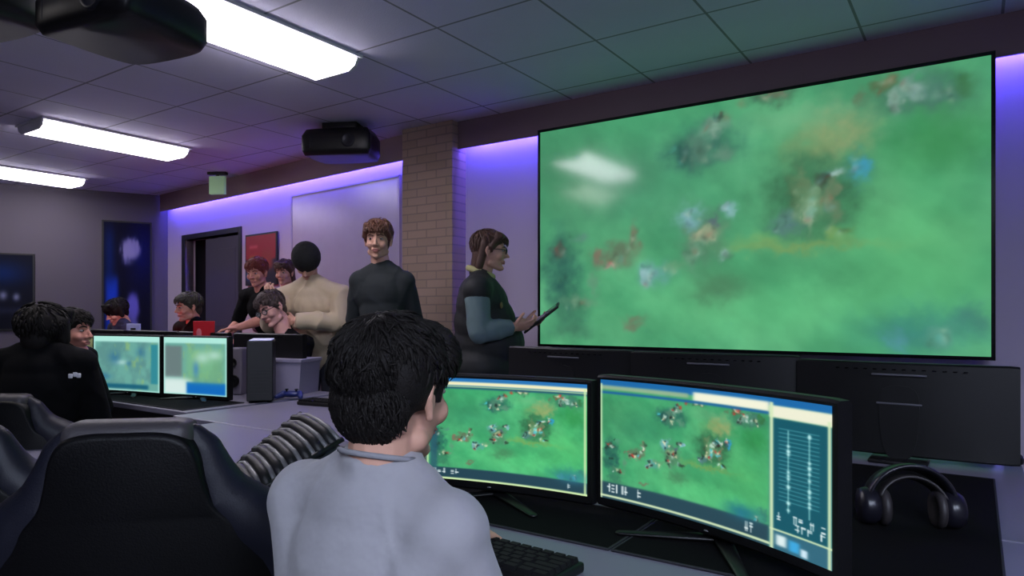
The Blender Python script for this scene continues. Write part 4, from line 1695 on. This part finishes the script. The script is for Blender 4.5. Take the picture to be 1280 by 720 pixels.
def chair_base(r, seat_z):
    b = BM()
    cap(b, (0, 0, .11), (0, 0, seat_z - .09), .028, .024, r0=False, r1=False)
    obj('gas_column', b, M_GREYP, r)
    for k in range(5):
        a = 2 * PI * k / 5 + .3
        b = BM()
        cap(b, (0, 0, .11), (.29 * math.cos(a), .29 * math.sin(a), .075), .03, .018, flat=.7)
        lg = obj('leg', b, M_BLACK, r)
        b = BM()
        c, s = math.cos(a + .9), math.sin(a + .9)
        for o_ in (-.014, .014):
            M = Matrix.Translation((.29 * math.cos(a) - s * o_, .29 * math.sin(a) + c * o_, .03)) @ Matrix.Rotation(a + .9, 4, 'Z') @ Matrix.Rotation(PI / 2, 4, 'X')
            lathe(b, [(.01, -.009), (.028, -.008), (.030, 0), (.028, .008), (.01, .009)], 20, M)
        cap(b, (.29 * math.cos(a), .29 * math.sin(a), .035), (.29 * math.cos(a), .29 * math.sin(a), .075), .01, .01)
        obj('caster', b, M_GLOSSB, lg)


def gaming_chair(label, loc, rz, top=1.06, seat_z=.48, tilt=.10, group=None, scale=1.0, arms=True):
    r = thing('gaming_chair', label, 'chair', loc, rz, group)
    hb = top - seat_z
    # backrest: layered outline with rolled edge, leaning back
    half = [(.0, 1.0), (.065, .998), (.105, .975), (.126, .92), (.138, .83), (.156, .74), (.20, .66), (.25, .57), (.275, .46), (.27, .33), (.225, .18), (.205, .04), (.16, -.06), (0, -.07)]
    out = [(x, seat_z + z * hb) for x, z in half] + [(-x, seat_z + z * hb) for x, z in reversed(half[1:-1])]
    out = smooth_outline(out, 4)
    layers = [(-.062, .80), (-.060, .90), (-.048, .97), (-.02, 1.0), (.02, 1.0), (.045, .96), (.052, .86)]
    cx, cz = 0, seat_z + hb * .48
    b = BM()
    rings = []
    for (y, k) in layers:
        ring = []
        for (x, z) in out:
            d = (1 - k) * .25
            X, Z = x * (1 - d * 1.3), cz + (z - cz) * (1 - d)
            # bolsters bend forward at the flanks
            yy = y + .55 * max(0, abs(X) - .11) ** 1.3 - .2 - math.tan(tilt) * (Z - seat_z)
            ring.append(b.verts.new((X, yy, Z)))
        rings.append(ring)
    n = len(out)
    for a, c in zip(rings, rings[1:]):
        for k in range(n):
            b.faces.new((a[k], c[k], c[(k + 1) % n], a[(k + 1) % n]))
    b.faces.new(rings[0]); b.faces.new(list(reversed(rings[-1])))
    bmesh.ops.recalc_face_normals(b, faces=b.faces)
    bmesh.ops.triangulate(b, faces=[f for f in b.faces if len(f.verts) > 4])
    obj('backrest', b, leather, r)
    # side bolsters, in the leather toned as if lit bluish
    for sx in (-1, 1):
        b = BM()
        pts = []
        for (x, z) in half[2:12]:
            Z = seat_z + z * hb
            X = sx * x * .99
            pts.append((X, .55 * max(0, abs(X) - .11) ** 1.3 - .2 - math.tan(tilt) * (Z - seat_z), Z))
        rr = [.024, .034, .046, .058, .068, .072, .072, .068, .060, .05]
        for i in range(len(pts) - 1):
            cap(b, pts[i], pts[i + 1], rr[i], rr[i + 1], seg=16)
        b2 = remesh(b, .009, 6, .5)
        obj('side_bolster', b2, leather_side, r)
    b = BM()
    Zt = seat_z + hb * .965
    box(b, -.113, .113, -.05, .04, -.03, .035, .026, Matrix.Translation((0, -.2 - math.tan(tilt) * (Zt - seat_z), Zt)), seg=4)
    obj('headrest_roll', b, mat('top-lit leather', (62, 58, 60), .5, bump=.1, bscale=260), r)  # black chair's top edge, lighter because the light on it is in the colour
    b = BM()
    cap(b, (-.16, -.2, seat_z - .02), (-.16, .22, seat_z - .02), .07, .07, flat=.8)
    cap(b, (.16, -.2, seat_z - .02), (.16, .22, seat_z - .02), .07, .07, flat=.8)
    box(b, -.2, .2, -.24, .26, seat_z - .08, seat_z, .04)
    obj('seat', remesh(b, .012, 4), leather, r)
    if arms:
        for sx in (-1, 1):
            b = BM()
            cap(b, (sx * .2, .0, seat_z - .07), (sx * .31, .0, seat_z - .05), .02, .02)
            cap(b, (sx * .31, .0, seat_z - .05), (sx * .31, .0, seat_z + .19), .024, .02)
            ar = obj('armrest_post', b, M_BLACK, r)
            b = BM(); box(b, sx * .31 - .045, sx * .31 + .045, -.14, .13, seat_z + .19, seat_z + .225, .015)
            obj('armrest_pad', b, leather_side, ar)
    chair_base(r, seat_z)
    if scale != 1.0:
        r.scale = (scale,) * 3
    return r


cp_ = at(178, 0, 1.40)
gaming_chair('large empty black gaming chair in the near left foreground', (cp_.x - .09, cp_.y + .12, 0), math.radians(44), top=1.035, tilt=.1, group='gaming chairs')
gaming_chair('black gaming chair the boy in the grey shirt sits on', (-.80, .62, 0), math.radians(-5), top=.86, tilt=.04, group='gaming chairs', arms=False)
gaming_chair('black gaming chair at the left picture edge, lower than its neighbour', (-2.13, .76, 0), math.radians(40), top=1.0, tilt=.1, group='gaming chairs', arms=False)
cp_ = at(42, 0, 2.95)
ch3 = gaming_chair('black gaming chair behind the dark-haired person at far left', (cp_.x + .08, cp_.y - .02, 0), math.radians(38), top=.92, tilt=.06, group='gaming chairs', arms=True)
cp_ = at(412, 0, 4.55)
gaming_chair('black chair beyond the pale desk, left of the boy\'s hair', (-3.87, 3.44, 0), math.radians(165), top=1.15, tilt=.12, group='gaming chairs', arms=False)
# ------------------------------------------------------------------ the people
dark_hair = mat('near black hair', (19, 15, 13), .65, spec=.25, bump=.3, bscale=350, var=.3, vscale=60)
brown_hair = mat('brown hair', (74, 48, 38), .5, bump=.3, bscale=350, var=.3, vscale=60)
ash_hair = mat('ash brown hair', (70, 56, 54), .5, bump=.3, bscale=350, var=.3, vscale=60)
grey_cloth = mat('heather grey cotton', (158, 156, 160), .85, bump=.6, bscale=14, var=.05, vscale=70, sheen=.2)
grey_rib = mat('grey rib knit', (142, 141, 146), .9, bump=.2, bscale=200)
black_cloth = mat('black cotton', (9, 9, 11), .9, spec=.15, bump=.3, bscale=12)
dark_knit = mat('dark green grey knit', (34, 40, 42), .85, bump=.35, bscale=12)
beige_cloth = mat('beige fleece', (206, 186, 156), .9, bump=.6, bscale=10, sheen=.2)
teal_cloth = mat('slate green cotton', (96, 116, 118), .85, bump=.5, bscale=10)
vest_m = mat('black quilted vest', (24, 26, 28), .7, bump=.5, bscale=9)
jeans = mat('dark denim', (34, 38, 52), .85)
yellow_c = mat('pale yellow collar', (176, 170, 120), .85)
rose_c = mat('muted rose cotton', (122, 98, 104), .85, bump=.4, bscale=10)
red_c = mat('red cotton', (150, 30, 26), .85)
specs = mat('black spectacle frame', (16, 15, 18), .3)


def face_towards(px, py_dir=None):
    return 0


# 1. the boy in the grey shirt
J = sit(w=.15, seat=.50, lean=.09, tall=.47,
        neck=(.0, .10, 1.0), shL=(-.150, .07, .930), shR=(.138, .10, .922),
        elL=(-.20, .22, .72), elR=(.19, .18, .70), wrL=(-.15, .40, .785), wrR=(.17, .21, .785))
person('boy in a heather grey shirt with tousled dark hair, watching the lit monitors', (-.80, .70, 0), math.radians(-4), J,
       ((.008, .128, 1.122), math.radians(7), math.radians(-5), math.radians(0)), hs=.97, skin=SKIN, hair=('mop', dark_hair),
       top=dict(mat=grey_cloth, rib=grey_rib, neck=.58, fold=.005, freq=9), sleeve=.3, bottom=jeans, hands={'L': dict(d=(.05, 1, -.12), n=(0, .1, 1), side=1, curl=.45), 'R': dict(d=(-.55, .8, -.08), n=(0, .1, 1), side=-1, curl=.35)},
       fine=True, hseed=5, hair_n=3200, voxel=.007, top_o=.012, k=.84)

# 2. dark silhouette at the far left
p = at(42, 0, 2.98)
J = sit(w=.17, seat=.5, lean=.05, tall=.56, wrL=(-.12, .18, .62), wrR=(.12, .18, .62))
silh = person('person in a black hoodie with dark hair, back turned, at the far left', (p.x, p.y, 0), math.radians(38), J,
       ((0, .09, 1.165), math.radians(-5), 0, 0), hair=('bowl', dark_hair), top=dict(mat=black_cloth, neck=.75, name='hoodie'), bottom=jeans, hseed=9, wide=1.05, hs=1.02)
b = BM()
lp = at(94, 470, 2.76)
Mi = Matrix.Rotation(-math.radians(38), 4, 'Z') @ Matrix.Translation(Vector((-p.x, -p.y, 0)))
l2 = Mi @ lp
for k, (dx, dz) in enumerate(((-.018, 0), (0, .006), (.014, .002))):
    box(b, l2.x + dx - .009, l2.x + dx + .008, l2.y - .003, l2.y + .003, l2.z + dz - .009, l2.z + dz + .009, .003)
LOGO = (b, silh)

# 3. face beyond, its orange light put into the skin colour
p = at(76, 0, 3.72)
J = sit(w=.17, seat=.5, lean=.04, tall=.53, wrL=(-.1, .12, .60), wrR=(.1, .12, .60))
person('dark-haired person with an orange-lit face beside the pale yellow sheet', (p.x, p.y, 0), math.radians(-48), J,
       ((0, .06, 1.155), math.radians(-12), 0, 0), skin=SKIN2, hair=('mop', dark_hair), top=dict(mat=black_cloth), bottom=jeans, hseed=3, hs=.98)

# 4. small person by the banner
p = at(163, 0, 6.9)
J = sit(w=.18, seat=.56, lean=.08, tall=.57, wrL=(-.14, .36, .78), wrR=(.14, .36, .78))
person('small distant dark-haired person seated in front of the blue banner', (p.x, p.y, 0), math.radians(172), J,
       ((0, .13, 1.265), math.radians(10), math.radians(-25), 0), hair=('bowl', dark_hair), top=dict(mat=mat('navy cotton', (36, 38, 66), .85)), bottom=jeans, hseed=4)

# 5. boy by the doorway, lit red
p = at(253, 0, 5.95)
J = sit(w=.18, seat=.58, lean=.08, tall=.57, wrL=(-.14, .36, .85), wrR=(.14, .36, .85))
person('boy with a red-lit face seated in front of the dark doorway', (p.x, p.y, 0), math.radians(180), J,
       ((0, .13, 1.305), math.radians(-6), math.radians(-6), 0), skin=SKIN2, hair=('short', mat('olive brown hair', (58, 54, 44), .6, bump=.3, bscale=350)), top=dict(mat=black_cloth), bottom=jeans, hseed=6)

# 6. person in black leaning on the monitor, in front of the red poster
p = at(345, 0, 6.05)
J = stand(w=.2, h=1.72, neck=(.0, .16, 1.46), shL=(-.19, .17, 1.38), shR=(.2, .14, 1.40), elL=(-.26, .40, 1.20), elR=(.30, .16, 1.16),
          wrL=(-.16, .56, 1.14), wrR=(.16, .42, 1.04), hipL=(-.09, -.08, .92), hipR=(.09, -.08, .92))
person('person in a black tee leaning over a monitor below the red poster', (p.x, p.y, 0), math.radians(188), J,
       ((-.02, .24, 1.60), math.radians(18), math.radians(-14), 0), skin=SKIN2, hair=('short', mat('red-lit dark hair', (112, 44, 34), .6, bump=.3, bscale=350)), top=dict(mat=black_cloth), sleeve=-0, bottom=jeans, k=1.2, hseed=8, hs=.98,  # dark hair, with the red light on it put into its colour
       hands={'R': dict(d=(-.9, .3, -.1), n=(0, 0, 1), side=-1, curl=.3), 'L': dict(d=(.6, .5, -.1), n=(0, 0, 1), side=1)})

# 7. pale face with dark hair, hand at the chin
p = at(361, 0, 6.6)
J = stand(w=.17, h=1.72, neck=(.0, .05, 1.44), elR=(.20, .22, 1.12), wrR=(.06, .20, 1.36), elL=(-.22, .1, 1.12), wrL=(-.1, .28, 1.1))
person('pale person in muted rose with one hand raised to the chin', (p.x, p.y, 0), math.radians(205), J,
       ((0, .09, 1.64), math.radians(0), math.radians(-8), 0), hair=('long', brown_hair), top=dict(mat=rose_c), bottom=jeans, hseed=12, k=.92, hs=.97,
       hands={'R': dict(d=(-.4, .1, .9), n=(.3, .9, 0), side=1, curl=.9)})

# 8. beige fleece, bending over
p = at(400, 0, 5.48)
J = stand(w=.22, h=1.72, neck=(-.02, .20, 1.50), shL=(-.22, .14, 1.40), shR=(.20, .18, 1.38), hipL=(-.09, -.06, .93), hipR=(.09, -.06, .93),
          elL=(-.27, .24, 1.19), elR=(.25, .34, 1.18), wrL=(.0, .42, 1.20), wrR=(.12, .46, 1.34))
person('person in a beige fleece and black cap, head bowed behind the boy with glasses', (p.x, p.y, 0), math.radians(205), J,
       ((-.03, .30, 1.64), math.radians(14), math.radians(-50), 0), hair=('beanie', mat('black knit', (16, 17, 19), .9, bump=.5, bscale=90)), top=dict(mat=beige_cloth, neck=.4, name='fleece', fold=.022, freq=5), bottom=jeans, k=1.15, hs=1.05, top_o=.026, arm_k=1.15,
       hands={'L': dict(d=(1, .2, 0), n=(0, .9, .4), side=1, curl=.5), 'R': dict(d=(.4, .4, .8), n=(0, 1, 0), side=-1, curl=.9)})

# 9. seated boy with glasses
p = at(371, 0, 5.12)
J = sit(w=.2, seat=.56, lean=.10, tall=.50, wrL=(-.2, .30, .80), wrR=(.14, .30, .80))
person('seated boy with glasses and tilted head in front of the beige fleece', (p.x, p.y, 0), math.radians(182), J,
       ((.05, .19, 1.285), math.radians(8), math.radians(-20), math.radians(16)), skin=mat('pink skin', (214, 160, 150), .55, bump=.06, bscale=220), hair=('short', ash_hair), top=dict(mat=black_cloth), bottom=jeans, glasses=specs, hseed=15, hs=1.04)

# 10. boy standing with his hands behind his back
p = at(477, 0, 4.62)
J = stand(w=.15, h=1.86, neck=(0, -.01, 1.56), shL=(-.15, -.01, 1.465), shR=(.15, -.01, 1.465), elL=(-.21, -.10, 1.20), elR=(.21, -.10, 1.20), wrL=(-.10, -.19, 1.0), wrR=(.10, -.19, 1.02))
st = person('tall boy in a dark sweater standing with hands behind his back beside the pillar', (p.x, p.y, 0), math.radians(212), J,
       ((.02, .02, 1.745), math.radians(3), math.radians(-5), 0), hair=('fringe', mat('chestnut hair', (98, 62, 46), .5, bump=.3, bscale=350, var=.3, vscale=60)), top=dict(mat=dark_knit, neck=.2, name='sweater', rib=mat('collar grey', (84, 84, 86), .8)), bottom=jeans, hseed=21, top_o=.02, k=.86, hs=1.1,
       hands={'L': dict(d=(1, 0, -.2), n=(0, -1, 0), side=1), 'R': dict(d=(-1, 0, -.2), n=(0, -1, 0), side=-1)})

# 11. person with vest, glasses and tablet, in profile
p = at(603, 0, 4.25)
J = stand(w=.20, h=1.74, neck=(0, -.01, 1.46), shL=(-.2, .0, 1.385), shR=(.2, .0, 1.385), elR=(.27, .02, 1.14), wrR=(.17, .20, 1.17), elL=(-.26, .04, 1.13), wrL=(-.12, .24, 1.19))
rz11 = math.radians(-62)
ins = person('person with glasses and brown hair in a black vest holding a tablet', (p.x, p.y, 0), rz11, J,
       ((0, .05, 1.635), math.radians(4), math.radians(-3), 0), hair=('long', brown_hair), top=dict(mat=teal_cloth), bottom=mat('black trousers', (20, 20, 24), .85), glasses=specs, k=1.15, belly=.07, arm_k=1.25, hseed=31, hs=1.02, top_o=.016, wide=1.05,
       hands={'R': dict(d=(-.25, .9, .1), n=(.7, -.1, -.7), side=-1, curl=.7, thumb=.9), 'L': dict(d=(.2, .9, .1), n=(-.7, -.1, -.7), side=1, curl=.6)})
b = BM()
J2 = dict(J)
torso_prims(b, J2, .034, 1.15, .07)
hip, nb, x_, y_, z_ = torso_frame(J)
ell(b, hip, (.22, .215, .17))
cap(b, hip + z_ * .02, hip - z_ * .12, .205, .20, flat=.95)
obj('vest', remesh(b, .01, 5), vest_m, ins)
b = BM()
tube(b, [(.07 * math.cos(a), -.012 + .075 * math.sin(a), 1.505 - .028 * math.sin(a)) for a in [2 * PI * k / 20 for k in range(21)]], .02, 8)
obj('collar', b, yellow_c, ins)
b = BM(); ell(b, (.14, .135, 1.30), (.012, .01, .02))
obj('vest_badge', b, mat('olive badge', (110, 104, 60), .6), ins)

Mi = Matrix.Translation(Vector((p.x, p.y, 0))) @ Matrix.Rotation(rz11, 4, 'Z')
tl = Mi @ Vector((.03, .37, 1.225))
r = thing('tablet', 'black tablet held in front of the vest-wearing person', 'tablet', tl, rz11)
r.rotation_euler = Euler((math.radians(38), math.radians(8), rz11))
b = BM(); box(b, -.10, .10, -.13, .13, -.007, .007, .006)
obj('case', b, M_BLACK, r, smooth=False)
b = BM(); box(b, -.088, .088, -.116, .116, .0072, .0085)
obj('screen', b, M_GLOSSB, r, smooth=False)
# logo on the hoodie's shoulder
obj('sleeve_logo', LOGO[0], mat('white print', (200, 200, 205), .6), LOGO[1])

# ------------------------------------------------------------------ camera, world, look
cam = bpy.data.cameras.new('camera')
co = bpy.data.objects.new('camera', cam)
COL.objects.link(co)
co.location = (0, 0, H)
co.rotation_euler = (PI / 2, 0, math.radians(34))
cam.sensor_width = 36
cam.lens = FP / 1280 * 36
cam.shift_y = 32 / 1280
cam.clip_start = .05
scene.camera = co
w = bpy.data.worlds.new('world')
scene.world = w
w.use_nodes = True
w.node_tree.nodes['Background'].inputs[0].default_value = (.02, .02, .03, 1)
w.node_tree.nodes['Background'].inputs[1].default_value = .2
vs_ = scene.view_settings
vs_.view_transform = 'Standard'
vs_.look = 'None'
vs_.exposure = EXPO
vs_.gamma = 1
vs_.use_curve_mapping = False
scene.cycles.max_bounces = 8
scene.cycles.use_denoising = True
